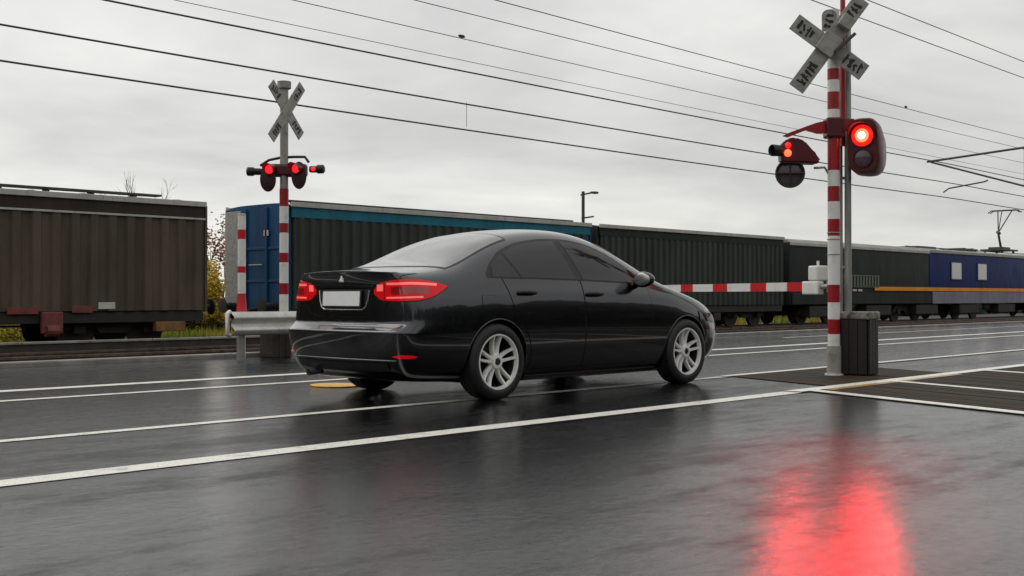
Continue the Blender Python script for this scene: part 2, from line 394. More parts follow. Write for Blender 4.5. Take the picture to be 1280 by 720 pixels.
bm = B(); lay = bm.verts.layers.float.new('tint')  # hedge added to block the bright horizon showing under the locomotive
for i in range(14000):
    x = 19 + 150 * rw.random() ** 1.3; c = Vector((x, rw.uniform(37.2, 38.6), -.6 + (1.7 + .3 * math.sin(x * .7)) * rw.random() ** .8)); dd = Vector((rw.gauss(0, 1), rw.gauss(0, 1), rw.gauss(0, .6))).normalized(); q, w = frame_of(dd); s = rw.uniform(.1, .22) * (1 + (x - 19) / 60)
    vs = [bm.verts.new(c + e) for e in (q * s, w * s * .7, -q * s, -w * s * .7)]; t_ = rw.random()
    for v in vs: v[lay] = t_
    bm.faces.new(vs)
me = bpy.data.meshes.new('added_hedge'); bm.to_mesh(me); bm.free()
tag(link('added_hedge', me, M_DLEAF), 'dark low hedge added behind the train to block the pale sky underneath', 'added_hedge', kind='stuff')
# ------------------------------------------------------------------ train
TV = 26.0; TW = 3.0; ZR = -.36
def paintm(name, a, d, rough=.45, metal=0):
    m, nt, b = new_mat(name)
    f = noise(nt, 1.1, 8, .7, stretch=(1, 1, .25)); f2 = noise(nt, 9, 6, .7, stretch=(1, 1, .12))
    c = mix(nt, ramp(nt, f, [(.35, 0.0), (.75, 1.0)]), a, d)
    c = mix(nt, ramp(nt, f2, [(.55, 0.0), (.8, .55)]), c, (.05, .035, .025))
    nt.links.new(c, b.inputs['Base Color']); nt.links.new(ramp(nt, f2, [(.3, rough + .05), (.7, rough + .3)]), b.inputs['Roughness']); setp(b, metal=metal, spec=.22)
    bump(nt, b, f2, .12, .004); return m
M_WBROWN = paintm('grey_brown_wagon_paint', (.130, .102, .072), (.055, .043, .032))
M_WGREEN = paintm('dark_green_wagon_paint', (.058, .068, .062), (.030, .036, .034))
M_WDGREEN = paintm('smooth_green_loco_paint', (.026, .035, .030), (.016, .022, .019), .5)
M_BLUE = paintm('blue_wagon_paint', (.006, .085, .21), (.006, .035, .10), .38)
M_LBLUE = paintm('blue_loco_paint', (.006, .026, .15), (.005, .014, .085), .38)
M_TEAL = paintm('teal_band_paint', (.02, .19, .27), (.015, .10, .15), .4)
M_RUSTB = paintm('rusty_brown_band', (.060, .042, .034), (.03, .022, .018), .6)
M_ROOF = paintm('wagon_roof', (.34, .34, .32), (.19, .185, .17), .45)
M_STRIP = paintm('pale_cant_rail', (.55, .54, .50), (.35, .34, .31), .4)
M_ORANGE = paintm('orange_stripe', (.95, .34, .01), (.85, .25, .01), .4)
M_LILAC = paintm('pale_lilac_skirt', (.27, .26, .33), (.17, .165, .21), .45)
M_UNDER = worn('underframe_black', (.022, .019, .017), (.04, .028, .02), .7, 4, .45, .8, .4)
M_PINK = worn('faded_red_paint', (.22, .045, .04), (.07, .03, .025), .6, 7, .4, .7, .3)
M_PALE = worn('pale_plate', (.6, .57, .55), (.4, .36, .34), .5, 6, .4, .8, .1)
M_PANE = plain('train_window', (.62, .62, .60), .12)
def corr(bm, x0, x1, z0, z1, y, pitch, dep, sgn=-1):
    """trapezoid-ribbed sheet along x, standing at y; ribs push out by dep towards sgn"""
    xs = []; x = x0; w = pitch
    while x < x1 - 1e-4:
        for f, o in ((0, 0), (.38, 0), (.5, 1), (.88, 1)): 
            if x + f * w <= x1: xs.append((x + f * w, o))
        x += w
    xs.append((x1, 0)); pr = None
    for (xx, o) in xs:
        c = (bm.verts.new((xx, y + sgn * dep * o, z0)), bm.verts.new((xx, y + sgn * dep * o, z1)))
        if pr: bm.faces.new((pr[0], c[0], c[1], pr[1]))
        pr = c
def bogie(parent, x, wheels=(-.9, .9), L=2.7):
    bm = B(); yb = 1.5
    for s in (-1, 1):
        y = yb + s * 1.02
        prism(bm, [(-L / 2, .05), (-L / 2 + .35, .3), (-.45, .38), (.45, .38), (L / 2 - .35, .3), (L / 2, .05), (L / 2, -.08), (L / 2 - .6, -.02), (.5, .02), (.35, -.16), (-.35, -.16), (-.5, .02), (-L / 2 + .6, -.02), (-L / 2, -.08)],
              y - .05, y + .05, Matrix(((1, 0, 0, x), (0, 0, 1, 0), (0, 1, 0, .16), (0, 0, 0, 1))))
        for k in range(-2, 3): tube(bm, [(x + k * .13, y, .12), (x + k * .13, y, .4)], .045, 8)
        for w in wheels: box(bm, (x + w, y + s * .06, .12), (.3, .14, .26), .03)
    box(bm, (x, yb, .3), (.4, 2.0, .2), .02)
    b = obj('bogie', bm, M_UNDER, parent)
    for w in wheels:
        for s in (-1, 1):
            bm = B(); lathe(bm, [(0, -.05), (.09, -.05), (.10, -.03), (.38, -.03), (.46, -.06), (.46, .05), (.5, .07), (.5, .1), (0, .1)], axisM((x + w, yb + s * .8, ZR + .47), (0, s, 0)), 28)
            obj('wheel', bm, M_UNDER, b, 40)
        bm = B(); tube(bm, [(x + w, yb - .8, ZR + .47), (x + w, yb + .8, ZR + .47)], .08, 10); obj('axle', bm, M_UNDER, b)
    return b
def roofprof(z0, rise, w=TW):
    return [(-.05 + (w + .1) * k / 12, z0 + rise * (1 - abs(2 * k / 12 - 1) ** 5)) for k in range(13)]
def wagon(name, x0, x1, zc, rise, mside, mend, label, pitch, walk, band=None, mroof=None, endpanel=None):
    L = x1 - x0
    t = empty(name, (x0, TV, 0), label=label, cat='railway wagon', group='wagons of the passing freight train')
    z0 = .5
    bm = B(); box(bm, (L / 2, TW / 2, (z0 + zc) / 2), (L - .16, TW - .16, zc - z0), .01)
    obj('body', bm, mside, t)
    for s in (0, 1):
        bm = B(); corr(bm, .1, L - .1, z0 + .04, zc - (.32 if band else .06), TW * s, pitch, .065, -1 if s == 0 else 1)
        obj('side_wall', bm, mside, t)
    if band:
        bm = B(); box(bm, (L / 2, -.01, zc - .17), (L - .06, .06, .3), .01); box(bm, (L / 2, TW + .01, zc - .17), (L - .06, .06, .3), .01); obj('top_band', bm, band, t)
        if band is M_RUSTB:
            bm = B(); box(bm, (L / 2, -.065, zc - .345), (L - .02, .05, .05), .008); obj('pale_rail', bm, M_STRIP, t)
    bm = B(); prism(bm, roofprof(zc, rise) , 0, L, Matrix(((0, 0, 1, 0), (1, 0, 0, 0), (0, 1, 0, 0), (0, 0, 0, 1))))
    k = 1.0
    while k < L:       # roof ribs
        pr = roofprof(zc + .012, rise); 
        tube(bm, [(k, y, z + .005) for y, z in pr], .015, 5); k += 1.25
    obj('roof', bm, mroof or M_ROOF, t, 40)
    bm = B(); box(bm, (L / 2, -.065, zc + .03), (L + .04, .07, .13), .01); box(bm, (L / 2, TW + .065, zc + .03), (L + .04, .07, .13), .01); obj('cant_rail', bm, M_STRIP, t)
    for s in (0, 1):
        e = B(); sx = 0 if s == 0 else L
        box(e, (sx, TW / 2, (z0 + zc) / 2), (.10, TW - .1, zc - z0 - .02), .01)
        for y in (.06, 1.0, 2.0, TW - .06): box(e, (sx + (-.07 if s == 0 else .07), y, (z0 + zc) / 2), (.07, .1, zc - z0), .01)
        for z in (1.3, 2.2): box(e, (sx + (-.055 if s == 0 else .055), TW / 2, z), (.05, TW - .2, .07), .01)
        ew = obj('end_wall', e, mend, t)
        pr = roofprof(zc, rise); e = B(); prism(e, pr, sx - .03, sx + .03, Matrix(((0, 0, 1, 0), (1, 0, 0, 0), (0, 1, 0, 0), (0, 0, 0, 1)))); obj('gable', e, mend, ew)
        if endpanel and s == 0:
            e = B(); box(e, (-.095, TW - .42, (z0 + zc) / 2), (.06, .78, zc - z0 - .1), .01); obj('end_door', e, endpanel, t)
            e = B(); box(e, (-.09, 1.0, 2.62), (.03, .22, .16), .01); obj('number_plate', e, M_PALE, t)
            e = B(); tube(e, [(-.12, 1.15, 1.75), (-.14, 1.75, 1.75)], .02, 6); obj('grab_rail', e, M_GREY, t)
        sg = -1 if s == 0 else 1
        for y in (.55, TW - .55):
            b = B(); M = axisM((sx, y, .62), (sg, 0, 0)); lathe(b, [(.0, 0), (.09, 0), (.09, .35), (.06, .36), (.06, .5), (.2, .52), (.21, .55), (.0, .57)], M, 20); obj('buffer', b, M_UNDER, t, 40)
        b = B()
        tube(b, [(sx, TW / 2, .55), (sx + sg * .3, TW / 2, .5), (sx + sg * .5, TW / 2, .35)], .05, 8)
        obj('coupling', b, M_UNDER, t, 40)
    bm = B(); box(bm, (L / 2, .08, .38), (L, .12, .26), .02); box(bm, (L / 2, TW - .08, .38), (L, .12, .26), .02); box(bm, (L / 2, TW / 2, .42), (L - .4, TW - .5, .12), .01)
    for k in range(int(L / 1.6)): box(bm, (.8 + k * 1.6, TW / 2, .36), (.08, TW - .3, .2))
    obj('underframe', bm, M_UNDER, t)
    if walk:
        bm = B(); a, b = walk
        box(bm, ((a + b) / 2, .55, zc + rise + .07), (b - a, .3, .05), .005)
        k = a + .3
        while k < b: box(bm, (k, .55, zc + rise - .0), (.06, .26, .16)); k += 1.1
        obj('roof_walkway', bm, M_CAST, t)
    bogie(t, 2.2); bogie(t, L - 2.2)
    bm = B()
    tube(bm, [(L / 2 - .5, .5, .12), (L / 2 + .5, .5, .12)], .17, 14); tube(bm, [(2.5, .35, .2), (L - 2.5, .35, .2)], .03, 6)
    for k in (-1.3, 1.3): box(bm, (L / 2 + k, .2, .1), (.5, .3, .34), .02)
    obj('brake_gear', bm, M_UNDER, t, 40)
    return t
wl = wagon('covered_wagon', 2.2, 16.15, 3.17, .15, M_WBROWN, M_WBROWN, 'grey brown ribbed covered wagon with a pale roof at the far left', .46, (1.0, 13.0), M_RUSTB)
wagon('covered_wagon', -12.6, 1.2, 3.17, .15, M_WBROWN, M_WBROWN, 'further brown covered wagon coupled behind the leftmost one', .46, None, M_RUSTB)
wagon('covered_wagon', -27.4, -13.6, 3.17, .15, M_WBROWN, M_WBROWN, 'last brown covered wagon at the tail of the train', .46, None, M_RUSTB)
# red fittings seen under the brown wagon
bm = B(); box(bm, (9.95, -.1, .28), (.5, .12, .5), .03); tube(bm, [(9.8, -.1, .1), (10.1, -.1, .1)], .14, 12)
obj('brake_cabinet', bm, M_PINK, wl)
for (x, w, z) in ((9.3, .7, .56), (10.7, .5, .58), (11.3, .42, .66)):
    bm = B(); box(bm, (x, -.065, z), (w, .02, .16), .005); obj('pale_marking_plate' if x > 10 else 'red_marking_plate', bm, M_PALE if x > 11 else M_PINK, wl)
bm = B(); box(bm, (13.0, .05, .14), (.8, .2, .24), .02); obj('tool_box', bm, worn('dull_ochre', (.30, .14, .03), (.10, .06, .03), .6, 5), wl)
wa = wagon('sliding_wall_wagon', 18.8, 31.4, 3.33, .10, M_WGREEN, M_BLUE, 'dark green ribbed wagon with bright blue end, behind the left crossing signal', .36, (.2, 12.2), M_TEAL, endpanel=M_GREY)
wb = wagon('sliding_wall_wagon', 31.9, 44.3, 3.33, .10, M_WGREEN, M_WDGREEN, 'plain dark green ribbed wagon between the blue ended wagon and the locomotive', .36, None, M_WDGREEN)
# locomotive
def loco():
    x0, x1 = 44.9, 84.0; L = x1 - x0; zc = 3.22
    t = empty('electric_locomotive', (x0, TV, 0), label='electric locomotive, dark green and blue, with orange stripe and raised pantograph', cat='locomotive')
    bm = B(); box(bm, (7.0, TW / 2, 1.86), (14.0, TW, 2.72), .06, seg=3); obj('machine_room', bm, M_WDGREEN, t, 35)
    bm = B(); box(bm, (14.02 + (L - 14.02) / 2, TW / 2, 1.88), (L - 14.02, TW + .04, 2.68), .08, seg=3); body = obj('body', bm, M_LBLUE, t, 35)
    bm = B(); prism(bm, roofprof(zc, .22), 0, L, Matrix(((0, 0, 1, 0), (1, 0, 0, 0), (0, 1, 0, 0), (0, 0, 0, 1)))); obj('roof', bm, M_ROOF, t, 40)
    bm = B(); box(bm, (7.0, -.03, zc - .06), (14.0, .05, .12), .01); obj('cant_rail', bm, M_STRIP, t)
    bm = B(); box(bm, (14 + (L - 14) / 2, -.055, zc + .01), (L - 14, .05, .14), .01); obj('cant_rail', bm, M_GREY, t)
    bm = B(); box(bm, (7.8 + (L - 7.8) / 2, -.045, 1.26), (L - 7.8, .05, .19), .01); obj('orange_stripe', bm, M_ORANGE, t)
    bm = B(); box(bm, (14.3 + (L - 14.3) / 2, -.05, .82), (L - 14.3, .06, .62), .02); obj('skirt', bm, M_LILAC, t)
    bm = B(); box(bm, (7.1, -.045, .78), (14.0, .06, .5), .02); obj('lower_panel', bm, M_WDGREEN, t)
    for wx, w in ((17.3, 1.25), (20.8, 1.2)):
        bm = B(); box(bm, (wx, -.03, 2.26), (w + .14, .05, 1.04), .03); fr = obj('window', bm, M_LBLUE, t)
        bm = B(); box(bm, (wx, -.065, 2.26), (w, .03, .9), .04); obj('pane', bm, M_PANE, fr)
    bm = B(); box(bm, (6.2, -.02, 1.6), (4.4, .05, .62), .02)
    g = obj('ventilation_grille', bm, M_WDGREEN, t)
    bm = B()
    for k in range(14): box(bm, (4.25 + k * .3, -.06, 1.6), (.13, .05, .52), .01)
    box(bm, (6.2, -.05, 1.87), (4.1, .04, .03)); box(bm, (6.2, -.05, 1.33), (4.1, .04, .03))
    obj('slats', bm, worn('grille_slat', (.16, .19, .13), (.09, .11, .08), .5, 4), g)
    bm = B()
    for k in range(3): box(bm, (5.2 + k * .55, -.06, 1.17), (.4, .04, .1), .01)
    obj('pale_marking', bm, M_PALE, t)
    for k in range(7):
        bm = B(); box(bm, (3 + k * 5.4, .25, .22), (2.6, .5, .5), .04); obj('equipment_box', bm, M_UNDER, t)
    for x in (3.2, 12.5, 20.0, 33): bogie(t, x, (-1.2, 1.2), 3.5)
    # roof gear
    bm = B()
    for k in range(5): box(bm, (20.3 + k * .55, 1.5, zc + .32), (.3, 1.2, .14 + .06 * (k % 2)), .03)
    tube(bm, [(14.5, 1.5, zc + .34), (33, 1.5, zc + .36)], .03, 8)
    box(bm, (15.2, 1.5, zc + .24), (2.2, 1.8, .16), .04)
    obj('roof_equipment', bm, M_CAST, t)
    px = 27.4; bm = B(); zb = zc + .3
    box(bm, (px, 1.5, zb + .18), (2.4, 1.4, .1), .02); box(bm, (px, 1.5, zb + .3), (1.2, .9, .14), .03)
    for a in (-.9, .9):
        for b in (-.5, .5): lathe(bm, [(.05, 0), (.09, .03), (.05, .06), (.09, .09), (.05, .12), (.09, .15), (.05, .18)], Matrix.Translation((px + a, 1.5 + b, zb - .02)), 12)
    pn = obj('pantograph', bm, M_CAST, t)
    bm = B(); kn = (px - .15, 1.5, zb + 1.25)
    tube(bm, [(px + .25, 1.5, zb + .3), kn], .07, 8); tube(bm, [(px + .0, 1.35, zb + .3), (px - .35, 1.4, zb + 1.15)], .04, 8)
    tube(bm, [(px - .35, 1.35, zb + 1.2), (px + .1, 1.65, zb + 1.3)], .09, 8)
    obj('lower_arm', bm, M_CAST, pn)
    bm = B(); 
    for b in (-.42, .42): tube(bm, [kn, (px + .9, 1.5 + b, zb + 2.62)], .035, 8)
    tube(bm, [kn, (px + .45, 1.5, zb + 2.62)], .03, 8)
    obj('upper_arm', bm, M_CAST, pn)
    bm = B()
    for a in (.7, 1.05): tube(bm, [(px + a, .55, zb + 2.52), (px + a, .75, zb + 2.66), (px + a, 2.25, zb + 2.66), (px + a, 2.45, zb + 2.52)], .035, 8)
    obj('collector_head', bm, M_CAST, pn)
    return t
loco()

# ------------------------------------------------------------------ overhead line
def wire(D, y640, r, x0=-70, x1=190, label='', sag=.12, insul=None, cat='overhead wire'):
    z = EYE + (371 - y640) * D / (ST * 1464); pts = []
    n = 80
    for i in range(n + 1):
        x = x0 + (x1 - x0) * i / n; ph = (x % 65) / 65; pts.append((x, D, z + sag * (4 * (ph - .5) ** 2 - .6)))
    bm = B(); tube(bm, pts, r, 6, cap=False)
    if insul is not None:
        lathe(bm, [(0, -.1), (.02, -.1), (.04, -.05), (.025, -.03), (.045, 0), (.025, .03), (.04, .05), (.02, .1), (0, .1)], axisM((insul, D, z), (1, 0, 0)), 10)
    return tag(obj('overhead_wire', bm, M_CABLE), label, cat, 'overhead wires above the railway')
def ux(px, v): return at_px(px, v).x
wire(27.5, 168, .026, label='lowest dark overhead wire, touched by the pantograph of the locomotive')
wire(27.5, 137, .026, label='second lowest dark overhead wire, passing just above the left crossbuck')
wire(27.5, 98, .026, label='third dark overhead wire up, thick, parallel above the two lowest')
wire(20.0, 85, .007, label='thin pale wire directly above the third thick overhead wire')
wire(20.0, 59, .009, label='thin wire carrying a small insulator at the upper middle of the sky', insul=ux(577, 20))
wire(20.0, 27, .010, label='thin wire leaving the top edge above the car, next under the topmost long one')
wire(20.0, 2, .012, label='highest of the long wires, with an insulator right of the near crossbuck', insul=ux(1133, 20))
wire(12.0, -140, .010, label='lower of the two steep wires at the top right corner', sag=.03)
wire(12.0, -178, .010, label='upper of the two steep wires at the top right corner', sag=.03)
# cantilever mast
def mast():
    u = 62.1; t = empty('catenary_mast', (u, 21.3, -.5), label='steel railway mast holding a braced cantilever arm at the right edge', cat='railway mast')
    bm = B(); tube(bm, [(0, 0, 0), (0, 0, 9.6)], [.16, .11], 12); obj('post', bm, M_GALV, t, 40)
    bm = B(); tube(bm, [(0, 0, 9.15), (0, 6.2, 8.75)], .06, 8); obj('top_tube', bm, M_CAST, t)
    bm = B(); tube(bm, [(0, 0, 6.75), (0, 6.0, 8.72)], .05, 8); obj('brace_tube', bm, M_CAST, t)
    bm = B(); tube(bm, [(0, 1.0, 7.0), (0, 1.0, 9.1)], .05, 8); obj('strut', bm, M_CAST, t)
    bm = B(); tube(bm, [(0, 2.9, 7.52), (0, 3.1, 7.45), (0, 5.0, 7.22), (0, 5.3, 7.02)], .04, 8); obj('steady_arm', bm, M_CAST, t)
mast()
bm = B(); p = at_px(583, 27.5)
for (zz0, zz1) in ((6.42, 7.28),): tube(bm, [(p.x, 27.5, zz0 + .02), (p.x, 27.5, zz1 - .02)], .008, 5)
tag(obj('dropper_wire', bm, M_CABLE), 'short vertical dropper joining the two lowest wires', 'dropper wire')
p = at_px(729, 42)
t = empty('lamp_mast', (p.x, p.y, -.6), label='distant pole with a side lamp rising above the train roof', cat='lamp post')
bm = B(); tube(bm, [(0, 0, 0), (0, 0, 7.35)], .09, 8); obj('post', bm, M_CAST, t)
bm = B(); tube(bm, [tuple(RIGHT * -.15 + Vector((0, 0, 7.15))), tuple(RIGHT * .62 + Vector((0, 0, 7.3)))], .045, 8); obj('arm', bm, M_CAST, t)
bm = B(); box(bm, tuple(RIGHT * .62 + Vector((0, 0, 7.28))), (.42, .3, .12), .03); obj('lamp_head', bm, M_CAST, t)
bm = B(); tube(bm, [tuple(RIGHT * -.1 + Vector((0, 0, 5.85))), tuple(RIGHT * .6 + Vector((0, 0, 5.95)))], .045, 8); obj('arm', bm, M_CAST, t)

# ------------------------------------------------------------------ crossing furniture
def striped(bm, x, y, z0, z1, bands, r, n=20):
    """bands: list of (z_top, material_index) from the bottom"""
    z = z0
    for zt, mi in bands:
        tube(bm, [(x, y, z), (x, y, zt)], r, n, cap=False, mi=mi); z = zt
    tube(bm, [(x, y, z - .004), (x, y, z)], r - .002, n, mi=bands[-1][1])
def glyph(bm, M, w, h, z, mi=0, seed=0):
    """worn illegible lettering: broken strokes in a row"""
    rnd = random.Random(seed); x = -w / 2
    while x < w / 2 - .02:
        cw = rnd.uniform(.035, .055)
        for s in range(rnd.choice((2, 3))):
            k = rnd.random()
            if k < .5: a, b = (x + rnd.uniform(0, cw * .7), -h / 2 * rnd.uniform(.6, 1)), (x + rnd.uniform(0, cw * .7), h / 2 * rnd.uniform(.5, 1))
            else: a, b = (x, rnd.uniform(-h / 2, h / 2)), (x + cw * .8, rnd.uniform(-h / 2, h / 2))
            d = Vector((b[0] - a[0], b[1] - a[1], 0)); L = d.length or .01; n = Vector((-d.y, d.x, 0)) / L * rnd.uniform(.008, .015)
            zz = z + .0006 * (s + 1) 
            vs = [bm.verts.new(M @ Vector((q[0], q[1], zz))) for q in ((a[0] + n.x, a[1] + n.y), (b[0] + n.x, b[1] + n.y), (b[0] - n.x, b[1] - n.y), (a[0] - n.x, a[1] - n.y))]
            bm.faces.new(vs).material_index = mi
        x += cw + .012
def board(parent, M, L, w, seed, name='board', th=.016, gl=((-.33, .22), (.33, .2))):
    bm = B(); g = box(bm, (0, 0, 0), (L, w, th), .004)
    for v in bm.verts: v.co = M @ v.co
    b = obj(name, bm, M_GREY, parent)
    for k, (c, ww) in enumerate(gl):
        bm = B(); glyph(bm, M @ Matrix.Translation((c * L, 0, 0)), ww, w * .68, th / 2 + .0015, 0, seed + k); obj('lettering', bm, M_CHAR, b)
    return b
M_LENS = emit('lit_red_lens', (1, .008, .008), 1.6)
M_HOT = emit('lamp_core', (1, .25, .12), 42)
M_DKRED = plain('blackish_red_plate', (.03, .004, .006), .4)
M_MID = emit('bright_red_lens', (1, .05, .02), 9)
M_LENS2 = emit('dim_red_lens', (1, .02, .03), 1.0)
M_HOT2 = emit('side_lamp_core', (1, .06, .02), 5)
M_DULL = plain('unlit_lens', (.10, .07, .08), .12)
def torus(bm, M, R0, r, n=24, m=8):
    lathe(bm, [(R0 + r * math.cos(2 * PI * k / m), r * math.sin(2 * PI * k / m)) for k in range(m)], M, n, closed=True)
def head(parent, o, d, r, dep, lens, core, visor=True, vis_len=.22, rb=None, up=(0, 0, 1), cr=.45, mh=None):
    """round lamp head: housing, lens, core, peaked visor; o = lens centre, d = facing"""
    M = axisM(o, d, up); rb = rb or r * .55
    bm = B(); lathe(bm, [(0, -dep), (rb * .8, -dep), (rb, -dep + .02), (r * 1.08, -.03), (r * 1.12, .012), (r * 1.0, .014), (r * .99, -.002), (0, -.004)], M, 28)
    h = obj('lamp_housing', bm, mh or M_BLACK, parent, 35)
    bm = B(); lathe(bm, [(r * .98, .0), (r * .7, .012), (r * cr, .018), (0, .02)], M, 28); obj('lens', bm, lens, h, 60)
    if core:
        bm = B(); lathe(bm, [(r * cr * .9, .019), (r * cr * .5, .03), (0, .034)], M, 20); obj('lamp_core', bm, core, h, 60)
    if visor:
        bm = B(); pr = None; n = 20
        for k in range(n + 1):
            a = R(-25) + R(230) * k / n; L = vis_len * (.45 + .55 * max(0, math.sin(a)) ** .7)
            c = [bm.verts.new(M @ Vector((math.cos(a) * r * q, math.sin(a) * r * q, z))) for q, z in ((1.10, 0), (1.12, L), (1.08, L), (1.06, 0))]
            if pr:
                for i in range(4): bm.faces.new((pr[i], c[i], c[(i + 1) % 4], pr[(i + 1) % 4]))
            else: bm.faces.new(c)
            pr = c
        bm.faces.new(pr[::-1]); obj('visor', bm, mh or M_BLACK, h, 40)
    return h

# ---- near signal on the striped pole
NP = uv(3.545, 12.9); nx, ny = NP.x, NP.y
def near_signal():
    t = empty('crossing_signal', (nx, ny, 0), label='tall red and white striped crossing signal in the foreground with glowing red lamps and crossbuck', cat='crossing signal')
    bm = B(); zs = lambda y: EYE + (371 - y) * 12.9 / 1464
    tube(bm, [(0, 0, 0), (0, 0, .025)], .10, 20)
    edges = [(470, 0), (435, 1), (417.5, 0), (399, 1), (378, 0), (356, 1), (316, 0), (300, 1), (276, 0), (252, 1), (233, 0), (213, 1), (160, 0), (138, 1), (116, 0), (100, 1), (88, 0), (70, 1)]
    bands = []; ys = [470, 435, 417.5, 399, 378, 356, 316, 295, 274, 252, 233, 213, 152, 137, 115, 100, 86, 12]
    mats = [0, 0, 1, 0, 1, 0, 0, 1, 0, 1, 0, 1, 0, 1, 0, 1, 0]
    for i in range(1, len(ys)): bands.append((zs(ys[i]), mats[i - 1]))
    striped(bm, 0, 0, .02, zs(12), bands, .066)
    obj('striped_pole', bm, [M_WHITE, M_RED], t, 50)
    bm = B(); tube(bm, [(0, 0, .0), (0, 0, .33)], .079, 20); obj('pole_foot', bm, M_GREY, t, 50)
    bm = B()
    for y in (291, 299, 318): torus(bm, Matrix.Translation((0, 0, zs(y))), .068, .006)
    obj('pole_clamp', bm, M_GALV, t, 50)
    # crossbuck, facing the viewer
    rt = RIGHT; fw = -FWD
    def P(dx, dz, dep=0): return rt * dx + Vector((0, 0, dz)) + fw * dep
    cz = zs(61); m = 12.7 / 1464
    def bM(cx, cy, ang, dep, yaw=0):
        nrm = (fw + rt * yaw).normalized(); xx = Vector((0, 0, 1)).cross(nrm).normalized()
        a = R(ang); xd = xx * math.cos(a) + Vector((0, 0, 1)) * math.sin(a); yd = nrm.cross(xd)
        M = Matrix((xd, yd, nrm)).transposed().to_4x4(); M.translation = P((cx - 1043) * m, zs(cy) + 0, dep); return M
    board(t, bM(1034.5, 61, -36.5, .105), .95, .195, 11)
    board(t, bM(1033, 58, 53.5, .15), 1.22, .185, 23, gl=((-.33, .26), (.37, .14)))
    bm = B(); g = box(bm, (0, 0, 0), (.21, .235, .03), .008)
    for v in bm.verts: v.co = bM(1031.5, 59, -36, .19) @ v.co
    obj('centre_plate', bm, M_GREY, t)
    bm = B(); box(bm, (0, 0, 0), (.15, .14, .09), .01)
    for v in bm.verts: v.co = bM(1052.5, 33, -33, .22) @ v.co
    obj('small_box', bm, M_GREY, t)
    bm = B(); box(bm, (0, 0, 0), (.30, .035, .05), .006)
    for v in bm.verts: v.co = bM(1051, 58, 42, .205) @ v.co
    obj('clip_bar', bm, M_CAST, t)
    # upright tab behind the crossbuck
    bm = B(); prism(bm, [(-.08, -.12), (.08, -.12), (.08, .06)] + [(.08 * math.cos(a), .06 + .06 * math.sin(a)) for a in [k * PI / 8 for k in range(1, 8)]] + [(-.08, .06)], -.01, .01, bM(1035.5, 27, 0, .075))
    tb = obj('top_tab', bm, M_GREY, t)
    bm = B(); glyph(bm, bM(1035.5, 27, 80, .075), .17, .1, .0115, 0, 5); obj('lettering', bm, M_CHAR, tb)
    # cross arm
    bm = B(); zA = zs(160)
    prism(bm, [(-.56, -.085), (-.50, -.055), (-.2, .055), (0, .10), (.22, .10), (.22, -.02), (.0, -.05), (-.18, -.06), (-.3, -.02), (-.5, -.10)], -.03, .03, axisM((0, 0, zA), fw)); 
    obj('cross_arm', bm, M_RED, t)
    bm = B(); box(bm, (0, 0, zA), (.19, .19, .22), .02, Matrix.Rotation(TH, 3, 'Z')); obj('arm_bracket', bm, M_RHOUS, t)
    # right head: tall rounded box, upper lamp lit
    d = (fw - rt * .62 + Vector((0, 0, -.06))).normalized(); Mh = axisM(P((1077 - 1043) * m, zs(184), .10), d)
    bm = B(); g = []
    for (z, sx, sz, oz, pw) in ((0.02, .165, .285, .01, 3.6), (-.02, .178, .30, .01, 3.4), (-.16, .182, .305, -.015, 3.2), (-.34, .165, .26, -.06, 2.8), (-.42, .12, .19, -.07, 2.5)):
        ring = []
        for k in range(36):
            a = 2 * PI * k / 36; ca, sa = math.cos(a), math.sin(a)
            ring.append(bm.verts.new(Mh @ Vector((sx * math.copysign(abs(ca) ** (2 / pw), ca), oz + sz * math.copysign(abs(sa) ** (2 / pw), sa), z))))
        g.append(ring)
    for a, b in zip(g, g[1:]):
        for k in range(36): bm.faces.new((a[k], a[(k + 1) % 36], b[(k + 1) % 36], b[k]))
    bm.faces.new(g[0]); bm.faces.new(g[-1][::-1])
    hh = obj('lamp_housing', bm, M_RHOUS, t, 40)
    for (oy, r, le, co) in ((.115, .120, M_LENS, M_HOT), (-.13, .095, M_DULL, None)):
        M = Mh @ Matrix.Translation((0.0, oy, .022))
        bm = B(); lathe(bm, [(r * 1.08, 0), (r * 1.1, .02), (r, .02), (r * .98, .004), (0, .004)], M, 28); obj('lens_rim', bm, M_RHOUS, hh, 40)
        bm = B(); lathe(bm, [(r * .97, .006), (r * .6, .022), (0, .028)], M, 28); obj('lens', bm, le, hh, 60)
        if co:
            bm = B(); lathe(bm, [(r * .62, .0225), (r * .4, .030), (r * .3, .033)], M, 28); obj('lamp_ring', bm, M_MID, hh, 60)
            bm = B(); lathe(bm, [(r * .32, .033), (r * .15, .038), (0, .040)], M, 20); obj('lamp_core', bm, co, hh, 60)
            bm = B(); pr = None
            for k in range(19):
                a = R(-10) + R(200) * k / 18; L = .05 + .10 * max(0, math.sin(a))
                c = [bm.verts.new(M @ Vector((math.cos(a) * r * q, math.sin(a) * r * q, z))) for q, z in ((1.14, .0), (1.2, L), (1.16, L), (1.10, .0))]
                if pr:
                    for i in range(4): bm.faces.new((pr[i], c[i], c[(i + 1) % 4], pr[(i + 1) % 4]))
                pr = c
            obj('visor', bm, M_RHOUS, hh, 40)
    # left head: lamp pointing left, triangular hood, round unlit lamp below
    o = P((972 - 1043) * m, zs(189), .06); dl = (-rt * .93 + fw * .42).normalized()
    bm = B(); lathe(bm, [(.06, -.12), (.062, .0), (.066, .09), (.06, .10), (.052, .09), (.05, 0), (0, 0)], axisM(o, dl), 20); sd_ = obj('side_lamp', bm, M_BLACK, t, 40)
    bm = B(); pts = [(-.10, -.11), (.30, -.12), (.34, -.09), (.27, .0), (.16, .13), (.06, .17), (-.03, .16), (-.11, .08)]
    Mx = axisM(P((986 - 1043) * m, zs(192), .02), fw)
